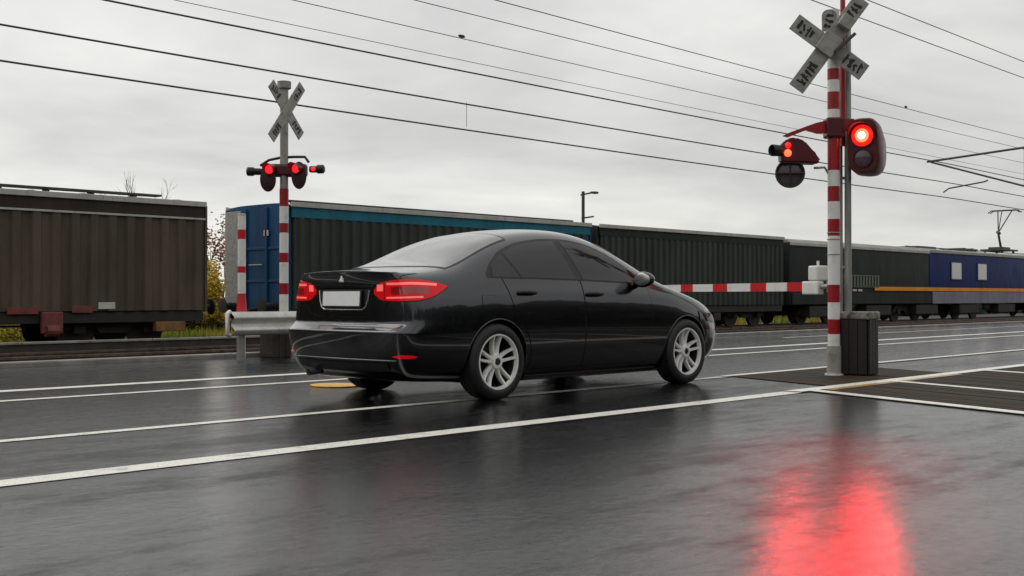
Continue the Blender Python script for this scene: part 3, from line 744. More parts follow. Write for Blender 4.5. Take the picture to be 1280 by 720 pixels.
    prism(bm, pts, -.10, .08, Mx); bmesh.ops.bevel(bm, geom=list(bm.edges), offset=.022, segments=3, affect='EDGES')
    hd = obj('lamp_hood', bm, M_RHOUS, t, 40)
    for (qx, qy, r, mt) in ((982, 192.5, .040, M_HOT2), (982.5, 183, .034, M_LENS)):
        bm = B(); lathe(bm, [(r, .0), (r * .8, .02), (0, .03)], axisM(P((qx - 1043) * m, zs(qy), .103), fw - rt * .2), 18); obj('lens', bm, mt, hd, 60)
    oz = P((987 - 1043) * m, zs(217), .02)
    lo = head(t, oz, (fw - rt * .15), .145, .16, M_DULL, None, visor=False, mh=M_BLACK)
    Ml = axisM(oz, (fw - rt * .15))
    bm = B(); torus(bm, Ml @ Matrix.Translation((0, 0, .03)), .15, .012)
    for a in (0, PI / 2): tube(bm, [Ml @ Vector((math.cos(a) * .15, math.sin(a) * .15, .035)), Ml @ Vector((-math.cos(a) * .15, -math.sin(a) * .15, .035))], .01, 6)
    obj('lamp_guard', bm, M_BLACK, lo)
    bm = B(); tube(bm, [P((1018 - 1043) * m, zs(210), 0), P(-.10, zs(209)), P(-.05, zs(218))], .014, 8); obj('stay', bm, M_GALV, t)
    return t
near_signal()
# lamps that really shine (the lit heads)
def spot(o, target, e, size, ang, name='lamp_glow', blend=.6):
    l = bpy.data.lights.new(name, 'SPOT'); l.energy = e; l.color = (1, .0, .006); l.shadow_soft_size = size; l.spot_size = R(ang); l.spot_blend = blend
    ob = bpy.data.objects.new(name, l); COL.objects.link(ob); ob.location = o
    ob.rotation_euler = (Vector(target) - Vector(o)).to_track_quat('-Z', 'Y').to_euler()
fw = -FWD; m_ = 12.7 / 1464
spot(NP + RIGHT * .22 + Vector((0, 0, 2.64)) + fw * .30, (3.9, 2.05, 0), 170, .18, 23, blend=.9)
spot(NP + RIGHT * -.52 + Vector((0, 0, 2.5)) + fw * .24, (3.9, 2.05, 0), 80, .14, 23, blend=.9)

# ---- twin grey tubes behind the pole, and the red riser
bp = uv(3.68, 13.12); t = empty('steel_mast', (bp.x, bp.y, 0), label='slim grey twin tube steel mast right behind the striped foreground pole', cat='mast')
bm = B(); tube(bm, [(0, 0, .0), (0, 0, 4.02)], .026, 12); obj('tube', bm, M_GALV, t, 40)
bm = B(); q = RIGHT * .085; tube(bm, [(q.x, q.y, 0), (q.x, q.y, 4.05)], .038, 14); obj('tube', bm, M_GALV, t, 40)
bm = B(); q = RIGHT * .012 + fw * .07; tube(bm, [(q.x, q.y, 2.55), (q.x, q.y, 4.6)], .028, 12); obj('red_riser', bm, M_RED, t, 40)
bm = B(); 
for z in (1.2, 2.2, 3.2): box(bm, (RIGHT.x * .04, RIGHT.y * .04, z), (.16, .05, .03), .004, Matrix.Rotation(TH - PI / 2, 3, 'Z'))
obj('clamp', bm, M_GALV, t)

# ---- dark box at the foot
def footbox():
    c = uv(3.83, 12.95); t = empty('timber_box', (c.x, c.y, 0), R(8), label='squat dark timber box with pale weathered lid beside the striped pole foot', cat='box')
    Md = worn('dark_timber', (.020, .014, .010), (.006, .005, .0045), .6, 5, .3, .7, .5, stretch=(1, 1, .15))
    bm = B(); w = .15
    box(bm, (0, 0, .31), (w * 2, w * 2, .62), .02)
    for s in (-1, 1):
        for k in (-1, 0, 1):
            box(bm, (s * (w + .012), k * .098, .32), (.024, .095, .6), .006); box(bm, (k * .098, s * (w + .012), .32), (.095, .024, .6), .006)
    obj('casing', bm, Md, t)
    bm = B(); box(bm, (0, 0, .665), (.37, .37, .085), .018, seg=3); obj('lid', bm, worn('weathered_lid', (.30, .28, .25), (.07, .06, .05), .7, 14, .42, .62, .6), t)
footbox()

# ---- barrier
def barrier():
    a = Vector((nx + .02, ny + .10, 0)); b = Vector((13.55, 10.25, 0)); d = (b - a); L = d.length; ang = math.atan2(d.y, d.x); dn = d.normalized()
    t = empty('barrier', (a.x, a.y, 0), ang, label='lowered red and white crossing barrier with a white drive box in front of the car', cat='barrier')
    def along(px):          # distance along the arm of a point seen at a photo column
        k = (px - 640) / 1464
        # X = k Y  with X = x*ST - y*CT, Y = x*CT + y*ST
        f = lambda s_: ((a.x + dn.x * s_) * ST - (a.y + dn.y * s_) * CT) - k * ((a.x + dn.x * s_) * CT + (a.y + dn.y * s_) * ST)
        lo, hi = -1.0, L + 2
        for _ in range(50):
            mid = (lo + hi) / 2
            if f(mid) * f(lo) > 0: lo = mid
            else: hi = mid
        return lo
    z = .985; h = .105; cuts = [along(q) for q in (1012, 1005, 986, 960, 940, 911, 893, 868, 853)]
    w = cuts[-1] - cuts[-2]; cuts += [cuts[-1] + .55, cuts[-1] + .95, cuts[-1] + 1.5]
    bm = B()
    for k in range(len(cuts) - 1):
        x0, x1 = cuts[k], cuts[k + 1]
        box(bm, ((x0 + x1) / 2, 0, z), (x1 - x0, .05, h * (1 - .03 * (x0 + x1) / 2)), 0, mi=k % 2)
    obj('arm', bm, [M_WHITE, M_REDB], t)
    s0 = along(1026); s1 = along(1006)
    bm = B(); box(bm, ((s0 + s1) / 2, 0, z - .015), (s1 - s0, .09, .15), .015); obj('arm_socket', bm, M_WHITE, t)
    s2 = along(1019); bm = B(); box(bm, (s2, -.04, z + .15), (.17, .16, .17), .02, seg=3); tube(bm, [(s2, -.04, z + .22), (s2, -.04, z + .29)], .015, 8); obj('drive_box', bm, M_WHITE, t)
    bm = B(); tube(bm, [(0, -.03, z + .0), (s0 + .05, 0, z + .0)], .03, 10); obj('pivot', bm, M_GALV, t)
    bm = B(); tube(bm, [(0.0, -.095, z - .06), (0.0, -.095, z + .06)], .078, 20); obj('pole_band', bm, M_GALV, t, 40)
barrier()

# ---- left signal
LP = uv(-3.33, 17.1); zl = lambda y: EYE + (371 - y) * 17.1 / 1464
def left_signal():
    t = empty('crossing_signal', (LP.x, LP.y, 0), label='distant left crossing signal with twin red lamps and crossbuck on a slim striped pole', cat='crossing signal')
    bm = B(); ys = [452, 386, 373, 353, 342, 318, 307, 287, 274, 256, 236]; mats = [0, 0, 0, 1, 0, 1, 0, 1, 0, 1]
    ys = [452, 368, 354, 328, 316, 291, 279, 258, 236]; mats = [0, 1, 0, 1, 0, 1, 0, 1]
    striped(bm, 0, 0, -.05, zl(236), [(zl(ys[i + 1]), mats[i]) for i in range(len(mats))], .066)
    obj('striped_pole', bm, [M_WHITE, M_RED], t, 50)
    bm = B(); tube(bm, [(0, 0, zl(237)), (0, 0, zl(104))], .06, 18); obj('upper_pole', bm, M_GREY, t, 50)
    bm = B(); lathe(bm, [(.06, 0), (.10, .02), (.10, .12), (.085, .12), (.08, .03), (0, .03)], Matrix.Translation((0, 0, zl(112))), 20); obj('top_cup', bm, M_GREY, t, 50)
    rt, fwv = RIGHT, -FWD
    nrm = (fwv * .46 + rt * .89).normalized(); m = 17.1 / 1464
    def bM(cx, cy, ang, dep):
        xx = Vector((0, 0, 1)).cross(nrm).normalized(); a = R(ang); xd = xx * math.cos(a) + Vector((0, 0, 1)) * math.sin(a); yd = nrm.cross(xd)
        M = Matrix((xd, yd, nrm)).transposed().to_4x4(); M.translation = rt * ((cx - 355) * m) + Vector((0, 0, zl(cy))) + nrm * dep; return M
    board(t, bM(351.5, 138, -44, .09), .98, .17, 31); board(t, bM(349.5, 140, 50, .13), 1.12, .17, 47)
    def P(dx, dz, dep=0): return rt * dx + Vector((0, 0, dz)) + fwv * dep
    # arched top rail and cross arm
    bm = B(); tube(bm, [P((325 - 355) * m, zl(207)), P((336 - 355) * m, zl(200)), P((350 - 355) * m, zl(197)), P((366 - 355) * m, zl(196)), P((381 - 355) * m, zl(196)), P((386 - 355) * m, zl(203))], .02, 8); obj('arched_rail', bm, M_BLACK, t, 60)
    bm = B(); box(bm, P((356 - 355) * m, zl(213), .0), (.66, .14, .19), .04, Matrix.Rotation(TH - PI / 2, 3, 'Z')); obj('cross_arm', bm, M_RHOUS, t)
    for (cx, cy, f) in ((339.5, 213, -.15), (372.5, 212, -.35)):
        d = (fwv + rt * f).normalized(); o = P((cx - 355) * m, zl(cy), .17)
        head(t, o, d, .070, .17, M_LENS2, None, rb=.085, vis_len=.15, mh=M_RHOUS)
        # round target plate hanging lower behind the lamp
    for (cx, cy, w, h) in ((336.5, 225, .115, .18), (375, 220, .11, .20)):
        bm = B(); M = axisM(P((cx - 355) * m, zl(cy), .08), (fwv + rt * .1).normalized())
        lathe(bm, [(0, 0), (.9, 0), (1, .01), (1, .03), (.9, .035), (0, .03)], M @ Matrix.Diagonal((w, h, 1, 1)), 28); obj('target_plate', bm, M_DKRED, t, 40)
    for (cx, cy, s) in ((322, 215, -1), (394, 212, 1)):
        bm = B(); lathe(bm, [(0, 0), (.045, 0), (.05, .03), (.05, .10), (.065, .12), (.065, .2), (.04, .22), (0, .22)], axisM(P((cx - s * 6 - 355) * m, zl(cy), .05), (rt * s + fwv * .15)), 20)
        sl = obj('side_lamp', bm, M_BLACK, t, 40)
        if s > 0:
            bm = B(); lathe(bm, [(.036, 0), (.02, .012), (0, .014)], axisM(P((393 - 355) * m, zl(212), .112), fwv), 14); obj('lens', bm, M_LENS2, sl, 60)
    return t
left_signal()
# ---- striped post left of it
sp_ = uv(-3.79, 16.42)
t = empty('striped_post', (sp_.x, sp_.y, 0), label='short red and white banded post behind the left end of the guardrail', cat='striped post')
bm = B(); zz = lambda y: EYE + (371 - y) * 16.42 / 1464
ys = [452, 390, 367, 341, 333, 299, 287, 268]; mats = [0, 1, 0, 1, 0, 1, 0]
striped(bm, 0, 0, -.05, zz(268), [(zz(ys[i + 1]), mats[i]) for i in range(7)], .056); obj('banded_pole', bm, [M_WHITE, M_REDB], t, 50)
bm = B(); lathe(bm, [(0, .0), (.05, 0), (.058, -.02), (.058, -.03)], Matrix.Translation((0, 0, zz(268) + .015)), 16); obj('cap', bm, M_GALV, t, 50)
bm = B(); lathe(bm, [(.0565, .24), (.074, 0), (.08, -.02), (.057, -.02)], Matrix.Translation((0, 0, zz(390))), 20); obj('flared_collar', bm, M_REDB, t, 50)
# ---- guardrail
M_GALVL = worn('bright_galvanised', (.78, .77, .73), (.46, .44, .41), .38, 4, .4, .75, .15, metal=.25)
def guardrail():
    v = 13.72; u0 = at_px(289, v).x; u1 = u0 + 7.2
    t = empty('guardrail', (u0, v, 0), label='galvanised steel guardrail with corrugated beam at the road edge behind the car', cat='guardrail')
    prof = [(-.0, .34), (-.012, .36), (-.075, .40), (-.075, .43), (.0, .475), (.0, .52), (-.075, .565), (-.075, .6), (-.012, .645), (0, .665)]
    bm = B(); pr = None
    for x in (0, .03, u1 - u0):
        c = [bm.verts.new((x, y, z)) for y, z in prof]
        if pr:
            for i in range(len(c) - 1): bm.faces.new((pr[i], c[i], c[i + 1], pr[i + 1]))
        pr = c
    b = obj('beam', bm, M_GALVL, t, 70); s = b.modifiers.new('s', 'SOLIDIFY'); s.thickness = .004
    bm = B(); tube(bm, [(-.0, .03, .34), (-.06, .0, .36), (-.06, .0, .64), (0, .03, .665)], .03, 8); obj('end_shoe', bm, M_GALVL, t, 60)
    x = .22
    while x < u1 - u0:
        bm = B(); box(bm, (x, .10, .28), (.10, .06, .62), .006); box(bm, (x, .055, .52), (.08, .06, .2), .006); obj('post', bm, M_GALV, t); x += 2.0
guardrail()
# dark timber stub under the guardrail
p = uv(-3.42, 16.95); t = empty('timber_stub', (p.x, p.y, 0), R(12), label='dark old timber block standing under the guardrail beside the left signal pole', cat='timber block')
bm = B()
for k in range(3): box(bm, (-.13 + k * .13, 0, .2), (.125, .26, .40 + .02 * (k % 2)), .012)
obj('stub', bm, M_SLEEP, t)
bm = B(); box(bm, (0, 0, .435), (.42, .30, .035), .008); obj('cap_board', bm, M_SLEEP, t)

# ------------------------------------------------------------------ the car
def car():
    cx, cy = 6.09, 7.77
    t = empty('sedan', (cx, cy, 0), R(-1.0), label='glossy black four door sedan driving over the wet road towards the lowered barrier', cat='car')
    mp, nt, b = new_mat('black_car_paint')
    setp(b, base=(.042, .043, .050), rough=.25, metal=1, coat=1, coatr=.025, spec=.0)
    fl = noise(nt, 900, 2); nt.links.new(ramp(nt, fl, [(.3, .20), (.7, .28)]), b.inputs['Roughness'])
    grime = noise(nt, 2.2, 6, .6); nt.links.new(ramp(nt, grime, [(.35, .015), (.75, .05)]), b.inputs['Coat Roughness'])
    MP = mp
    mg, nt, b = new_mat('tinted_glass'); setp(b, base=(.007, .007, .008), rough=.03, spec=.6)
    f = noise(nt, 3, 5); nt.links.new(ramp(nt, f, [(.3, .02), (.8, .10)]), b.inputs['Roughness']); MG = mg
    MGR, nt, b = new_mat('misted_sky_sheen_glass'); f = noise(nt, 2.2, 7, .6); nt.links.new(ramp(nt, f, [(.3, (.10, .10, .10)), (.7, (.22, .22, .215))]), b.inputs['Base Color']); setp(b, rough=.13, coat=.6, spec=.8)  # sky reflection painted into the pale base colour, along with rain mist
    MB_ = plain('black_trim', (.008, .008, .009), .45)
    MS = plain('shut_line_shadow_gap', (.002, .002, .002), .9)
    MT = worn('tyre_rubber', (.014, .014, .015), (.024, .023, .022), .55, 12, .4, .8, .3)
    MR = plain('alloy', (.93, .92, .89), .28, metal=.0, coat=.6)
    MRD = plain('dark_alloy', (.045, .045, .045), .4, metal=.6)
    MCH = plain('bright_metal', (.5, .5, .5), .25, metal=.8)
    MTL, nt, b = new_mat('red_tail_lens'); setp(b, base=(.34, .004, .008), rough=.10, spec=.35, emis=(1, .008, .015), es=.28)
    MTL2, nt, b = new_mat('pale_red_lens'); setp(b, base=(.85, .25, .22), rough=.08, spec=.5, emis=(1, .10, .1), es=.55)
    MTD, nt, b = new_mat('deep_red_lens'); setp(b, base=(.20, .006, .008), rough=.08, coat=1, emis=(1, .01, .01), es=.08)
    MPL = worn('plate_white', (.95, .95, .95), (.88, .88, .88), .3, 20, .4, .8, 0)
    # section control points: idx 1 floor edge, 2 sill, 3 low, 4 mid, 5 waist, 6 shoulder, 7 belt, 8 rail, 9 inner, 10 centre
    def st(x, ys, zs, rail, inner, centre, dx=None, zf=None):
        zf = zs[0] - .0 if zf is None else zf; dx = dx or [0] * 7; d8 = dx[7:] or [0, 0, 0]
        pts = [(x + dx[i], ys[i], zs[i]) for i in range(7)]
        pts += [(x + d8[0], *rail), (x + d8[1], *inner), (x + d8[2], 0, centre)]
        return [(x + dx[0], 0, zs[0]), (x + dx[0], .33, zs[0])] + pts
    ST_ = [
     st(0.00, [.60, .70, .765, .785, .755, .735, .70], [.25, .27, .41, .590, .648, .83, .985], (.60, 1.068), (.33, 1.082), 1.088, [.17, .09, .02, .0, .100, .105, .115, .055, .035, .03]),
     st(0.17, [.62, .745, .83, .855, .838, .822, .775], [.20, .24, .40, .575, .665, .83, .975], (.655, 1.072), (.345, 1.09), 1.096),
     st(0.42, [.64, .785, .868, .89, .880, .868, .822], [.18, .23, .39, .57, .68, .83, .968], (.70, 1.088), (.36, 1.108), 1.115),
     st(0.72, [.64, .80, .878, .898, .893, .882, .836], [.17, .22, .38, .56, .69, .835, .965], (.715, 1.115), (.37, 1.148), 1.158),
     st(1.04, [.64, .80, .88, .90, .897, .887, .842], [.17, .21, .38, .56, .69, .838, .965], (.682, 1.235), (.35, 1.285), 1.297),
     st(1.40, [.64, .80, .88, .90, .898, .888, .845], [.17, .21, .38, .56, .69, .838, .962], (.630, 1.352), (.33, 1.400), 1.410),
     st(1.86, [.64, .80, .878, .90, .898, .888, .845], [.17, .21, .38, .56, .69, .835, .958], (.600, 1.418), (.32, 1.462), 1.472),
     st(2.36, [.64, .80, .878, .90, .898, .888, .845], [.17, .21, .38, .56, .69, .83, .952], (.598, 1.418), (.32, 1.462), 1.472),
     st(2.76, [.64, .80, .878, .90, .897, .887, .843], [.17, .21, .38, .56, .685, .825, .946], (.615, 1.325), (.33, 1.375), 1.388),
     st(3.10, [.64, .80, .876, .897, .895, .884, .838], [.17, .21, .38, .56, .68, .818, .938], (.668, 1.160), (.35, 1.218), 1.235),
     st(3.42, [.64, .80, .874, .895, .892, .880, .832], [.17, .21, .38, .56, .675, .808, .922], (.715, 1.000), (.37, 1.045), 1.060),
     st(3.66, [.64, .80, .872, .893, .888, .872, .822], [.17, .21, .38, .56, .67, .790, .885], (.712, .930), (.37, .955), .962),
     st(4.02, [.64, .79, .865, .885, .875, .855, .80], [.18, .22, .38, .55, .655, .755, .835], (.69, .872), (.36, .892), .898),
     st(4.34, [.62, .755, .825, .842, .825, .80, .745], [.19, .23, .38, .53, .63, .700, .775], (.64, .808), (.34, .825), .830),
     st(4.54, [.58, .69, .755, .77, .745, .715, .665], [.20, .25, .38, .51, .60, .66, .72], (.57, .745), (.31, .76), .765),
     st(4.66, [.50, .58, .64, .655, .63, .60, .56], [.24, .28, .39, .50, .57, .63, .68], (.48, .70), (.28, .715), .72, [-.08, -.04, 0, 0, -.0, -.01, -.03, -.05, -.03, -.02])]
    # body tuned to the photograph: higher belt line and roof, short nose
    def adj(p, i):
        x, y, z = p; g = max(0, min(1, (x - .55) / .6)) * max(0, min(1, (4.1 - x) / .5))
        if i in (8,): z += .045 * g
        elif i in (7,): z += .02 * g
        elif i in (9, 10, 11): z += (.045 if x < 3.2 else .02) * g
        elif i <= 3: z -= .02 + (.035 if .9 < x < 3.9 else 0)
        if x > 3.95: x = 3.95 + (x - 3.95) * .74
        return (x, y, z)
    ST_ = [[adj(p, i) for i, p in enumerate(s)] for s in ST_]
    bm = B(); ring = []
    for s in ST_:
        Lr = [bm.verts.new(p) for p in s]; Rr = [Lr[0] if False else None] * len(s)
        for i, p in enumerate(s): Rr[i] = Lr[i] if p[1] == 0 else bm.verts.new((p[0], -p[1], p[2]))
        ring.append((Lr, Rr))
    n = len(ST_[0])
    for (La, Ra), (Lb, Rb) in zip(ring, ring[1:]):
        for i in range(n - 1):
            for a, c in ((La, Lb), (Ra, Rb)):
                bm.faces.new((a[i], a[i + 1], c[i + 1], c[i]))
    def cap(idx, bulge):
        Lr, Rr = ring[idx]; s = ST_[idx]
        rows = []
        for i in range(2, 10):   # 2 = floor edge ... 9 = rail
            if i == 2: rows.append([Rr[2], Rr[1], Lr[0], Lr[1], Lr[2]])
            elif i == 9: rows.append([Rr[9], Rr[10], Lr[11], Lr[10], Lr[9]])
            else:
                x, y, z = s[i]; c = [bm.verts.new((x + bulge, sy * .34, z)) for sy in (-1, 1)]; c0 = bm.verts.new((x + bulge * 1.25, 0, z))
                rows.append([Rr[i], c[0], c0, c[1], Lr[i]])
        for a, c in zip(rows, rows[1:]):
            for k in range(4): bm.faces.new((a[k], a[k + 1], c[k + 1], c[k]))
    cap(0, -.035); cap(-1, .05)
    bmesh.ops.recalc_face_normals(bm, faces=bm.faces)
    cre = bm.edges.layers.float.new('crease_edge')
    # keep trunk lip, bumper shelf and shoulder reasonably tight
    for e in bm.edges:
        a, c = e.verts
        if a.co.x < .18 and c.co.x < .18:
            if min(a.co.z, c.co.z) > 1.05 and abs(a.co.y) <= .61: e[cre] = .55
            elif abs(a.co.z - c.co.z) < .02 and .58 < a.co.z < .60: e[cre] = .6
            elif abs(a.co.z - c.co.z) < .02 and .64 < a.co.z < .66: e[cre] = .5
    me = bpy.data.meshes.new('body'); bm.to_mesh(me); bm.free()
    body = link('body', me, MP, t)
    sub = body.modifiers.new('sub', 'SUBSURF'); sub.levels = 4; sub.render_levels = 4
    dg = bpy.context.evaluated_depsgraph_get(); dg.update()
    me2 = bpy.data.meshes.new_from_object(body.evaluated_get(dg)); body.modifiers.clear(); body.data = me2
    bt = B(); bt.from_mesh(me2); bvh = BVHTree.FromBMesh(bt)
    bt.free()
    # wheel wells
    WX = (1.02, 3.70); WR = .356
    bm = B()
    for wx in WX:
        for s in (-1, 1):
            M = Matrix.Translation((wx, s * .60, .325)) @ Matrix.Rotation(-s * PI / 2, 4, 'X')
            prof = [(0, 0), (WR, 0), (WR, .6), (0, .6)]; lathe(bm, prof, M, 72)
    bmesh.ops.recalc_face_normals(bm, faces=bm.faces)
    mc = bpy.data.meshes.new('c'); bm.to_mesh(mc); bm.free(); mc.materials.append(MB_)
    co = bpy.data.objects.new('cut', mc); COL.objects.link(co); co.parent = t
    bo = body.modifiers.new('b', 'BOOLEAN'); bo.object = co; bo.operation = 'DIFFERENCE'; bo.solver = 'EXACT'; bo.material_mode = 'TRANSFER'
    dg = bpy.context.evaluated_depsgraph_get(); dg.update()
    me3 = bpy.data.meshes.new_from_object(body.evaluated_get(dg)); body.modifiers.clear(); body.data = me3
    bpy.data.objects.remove(co)
    for p in me3.polygons: p.use_smooth = True
    me3.set_sharp_from_angle(angle=R(38))
    SIDE = lambda s: ((lambda a, z: Vector((a, s * 2.0, z))), Vector((0, -s, 0)))
    REAR = ((lambda a, z: Vector((-1.0, a, z))), Vector((1, 0, 0)))
    FRONT = ((lambda a, z: Vector((6.0, a, z))), Vector((-1, 0, 0)))
    TOP = ((lambda x, y: Vector((x, y, 3.0))), Vector((0, 0, -1)))
    def DIAG(s, sx=1):   # s: side sign, sx=1 rear corner, -1 front corner ; a = distance round the corner
        d = Vector((sx, -s, 0)).normalized(); tt = Vector((sx, s, 0)).normalized()
        base = Vector((0.0 if sx == 1 else 4.47, 0, 0))
        return (lambda a, z: base + tt * a - d * 3 + Vector((0, 0, z))), d
    def patch(name, proj, f, nu, nv, off, mat, parent, rim=.006, smooth=40):
        org, d = proj; bm = B(); g = []
        for i in range(nu + 1):
            row = []
            for j in range(nv + 1):
                a, c = f(i / nu, j / nv); o = org(a, c); hit, nrm, ix, dist = bvh.ray_cast(o, d)
                if hit is None: hit = o + d * 2; nrm = -d
                if nrm.dot(d) > 0: nrm = -nrm
                row.append((hit, nrm))
            g.append(row)
        V = [[bm.verts.new(h + n_ * off) for h, n_ in row] for row in g]
        fs = []
        for i in range(nu):
            for j in range(nv): fs.append(bm.faces.new((V[i][j], V[i + 1][j], V[i + 1][j + 1], V[i][j + 1])))
        if rim:
            bd = [(i, 0) for i in range(nu)] + [(nu, j) for j in range(nv)] + [(i, nv) for i in range(nu, 0, -1)] + [(0, j) for j in range(nv, 0, -1)]
            lo = [bm.verts.new(g[i][j][0] + g[i][j][1] * (off - rim)) for i, j in bd]
            for k in range(len(bd)):
                k2 = (k + 1) % len(bd); a, c = V[bd[k][0]][bd[k][1]], V[bd[k2][0]][bd[k2][1]]
                bm.faces.new((a, c, lo[k2], lo[k]))
        bmesh.ops.recalc_face_normals(bm, faces=bm.faces)
        # make sure the visible sheet faces outwards
        if fs[0].normal.dot(d) > 0: bmesh.ops.reverse_faces(bm, faces=bm.faces)
        me = bpy.data.meshes.new(name); bm.to_mesh(me); bm.free()
        for p in me.polygons: p.use_smooth = True
        me.set_sharp_from_angle(angle=R(smooth)); return link(name, me, mat, parent)
    def lerp(a, c, k): return a + (c - a) * k
    def curve(pts):
        def f(x):
            if x <= pts[0][0]: return pts[0][1]
            for i, ((a, fa), (b_, fb)) in enumerate(zip(pts, pts[1:])):
                if x <= b_:
                    k = (x - a) / (b_ - a)
                    p0 = pts[i - 1][1] if i else fa - (fb - fa); p3 = pts[i + 2][1] if i + 2 < len(pts) else fb + (fb - fa)
                    m0 = (fb - p0) / 2; m1 = (p3 - fa) / 2
                    return (2 * k ** 3 - 3 * k * k + 1) * fa + (k ** 3 - 2 * k * k + k) * m0 + (-2 * k ** 3 + 3 * k * k) * fb + (k ** 3 - k * k) * m1
            return pts[-1][1]
        return f
    ztop = curve([(.94, 1.05), (1.04, 1.15), (1.22, 1.262), (1.48, 1.345), (1.80, 1.392), (2.15, 1.400), (2.44, 1.362), (2.68, 1.282), (2.86, 1.182), (3.0, 1.09), (3.16, .985)])
    zbel = curve([(.94, 1.030), (1.6, 1.026), (2.2, 1.016), (2.8, 1.0), (3.16, .985)])
    def quad(xb0, xb1, xt0, xt1, ins=0, insb=0):
        def f(u, v):
            xb, xt = lerp(xb0, xb1, u), lerp(xt0, xt1, u); return lerp(xb, xt, v), lerp(zbel(xb) + insb, ztop(xt) - ins, v)
        return f
    for s in (-1, 1):
        SP = SIDE(s)
        patch('window_surround', SP, quad(.96, 3.16, .96, 3.14), 90, 14, .0025, MB_, t)
        def win(name, *a):
            patch(name, SP, quad(*a, ins=.022, insb=.010), 36, 14, .0045, MG, t, rim=.003)
        win('quarter_window', 1.02, 1.335, 1.05, 1.225)
        win('rear_side_window', 1.365, 2.08, 1.255, 1.98)
        MG_ = MG
        win('front_side_window', 2.17, 3.06, 2.07, 3.01)
        # doors
        def door(name, lx, rx, z0, zt, off=.0032):
            g = .007
            def f(u, v):
                z = lerp(z0, zt(lerp(lx(z0), rx(z0), u)), v); return lerp(lx(z), rx(z), u), z
            def fs_(u, v):
                z = lerp(z0 - g, zt(lerp(lx(z0), rx(z0), u)) + .002, v); return lerp(lx(z) - g, rx(z) + g, u), z
            sg = patch('shut_line', SP, fs_, 30, 40, .0010, MS, t, rim=.002)
            dd = patch(name, SP, f, 34, 48, off, MP, t, rim=.004); return dd
        def rl(z):
            r = .415; a = 1.02 + (math.sqrt(max(0, r * r - (z - .325) ** 2)) if z < .325 + r else 0)
            return max(1.20 - max(0, z - .80) * .35, a)
        rd = door('rear_door', rl, lambda z: 2.122 - (z - .6) * .02, .245, lambda x: zbel(x) - .004)
        fd = door('front_door', lambda z: 2.136 - (z - .6) * .02, lambda z: 3.12 - abs(z - .55) * .05, .245, lambda x: zbel(x) - .004)
        for (par, hx, hz) in ((rd, 1.37, .905), (fd, 2.27, .895)):
            h0 = bvh.ray_cast(Vector((hx, s * 2, hz)), Vector((0, -s, 0)))[0]; bm = B(); y = h0.y
            tube(bm, [(hx - .10, y + s * .0, hz), (hx - .085, y + s * .028, hz + .002), (hx, y + s * .036, hz + .004), (hx + .085, y + s * .030, hz + .002), (hx + .11, y, hz)], [.014, .018, .019, .018, .014], 10)
            obj('handle', bm, MB_, par, 60)
        # sill moulding
        patch('sill_trim', SP, lambda u, v: (lerp(1.43, 3.28, u), lerp(.150, .185, v)), 40, 3, .012, MB_, t, rim=.014)
        # wheel arch lips
        for wx in WX:
            bm = B(); pts = []
            for k in range(31):
                a = R(-8) + R(196) * k / 30; x = wx + WR * math.cos(a); z = .325 + WR * math.sin(a)
                h = bvh.ray_cast(Vector((x, s * 2, max(z, .24))), Vector((0, -s, 0)))[0]
                pts.append((x, (h.y if h else s * .87) - s * .004, z))
            tube(bm, pts, .0085, 8); obj('arch_lip', bm, MP, t, 60)
        # mirror
        m0 = Vector((2.90, s * .960, 1.035)); bm = B()
        g = bmesh.ops.create_icosphere(bm, subdivisions=4, radius=1)
        for v in bm.verts:
            c = v.co.copy(); c.x = c.x * .085 if c.x > 0 else c.x * .035
            c.y *= .115; c.z *= .075 * (1 - .15 * (v.co.y * s)); v.co = m0 + Vector((c.x, c.y, c.z))
        mi_ = obj('door_mirror', bm, MP, t, 60)
        bm = B(); tube(bm, [(2.96, s * .80, .99), (2.94, s * .86, .99), (2.91, s * .90, 1.0)], [.035, .028, .03], 10); obj('mirror_arm', bm, MB_, mi_, 60)
        bm = B(); lathe(bm, [(1, 0), (.9, .004), (0, .005)], axisM((m0.x - .033, m0.y, m0.z), (-1, 0, 0)) @ Matrix.Diagonal((.095, .058, 1, 1)), 28); obj('mirror_glass', bm, MCH, mi_, 60)
        # tail lights, wrapping the corner
        D = DIAG(s)
        zb = curve([(.335, .895), (.40, .845), (.55, .835), (.72, .842), (.84, .880), (.925, .945)])
        zt2 = curve([(.335, .925), (.40, .985), (.55, 1.008), (.72, 1.0), (.84, .982), (.925, .955)])
        def tl(a0, a1, ib=0, it=0): return lambda u, v: (lerp(a0, a1, u), lerp(zb(lerp(a0, a1, u)) + ib, zt2(lerp(a0, a1, u)) - it, v))
        patch('shut_line', D, tl(.333, .931, -.006, -.006), 40, 10, .0012, MS, t, rim=.002)
        outer = patch('tail_light', D, tl(.432, .925), 44, 16, .010, MTL, t, rim=.012)
        patch('tail_lamp_band', D, lambda u, v: (lerp(.49, .78, u), lerp(.885, .945, v) + .004 * math.sin(u * 3)), 20, 6, .0125, MTD, outer, rim=.003)
        patch('tail_lamp_stripe', D, lambda u, v: (lerp(.45, .84, u), lerp(.965, .985, v) - .012 * u * u), 20, 4, .0125, MTL2, outer, rim=.003)
        patch('tail_lamp_stripe', D, lambda u, v: (lerp(.45, .74, u), lerp(.853, .867, v) + .006 * u), 20, 4, .0125, MTL2, outer, rim=.003)
        inner = patch('inner_tail_light', D, tl(.337, .424), 14, 14, .010, MTL, t, rim=.012)
        patch('reversing_lens', D, lambda u, v: (lerp(.365, .418, u), lerp(.915, .970, v)), 8, 8, .0125, MTL2, inner, rim=.003)
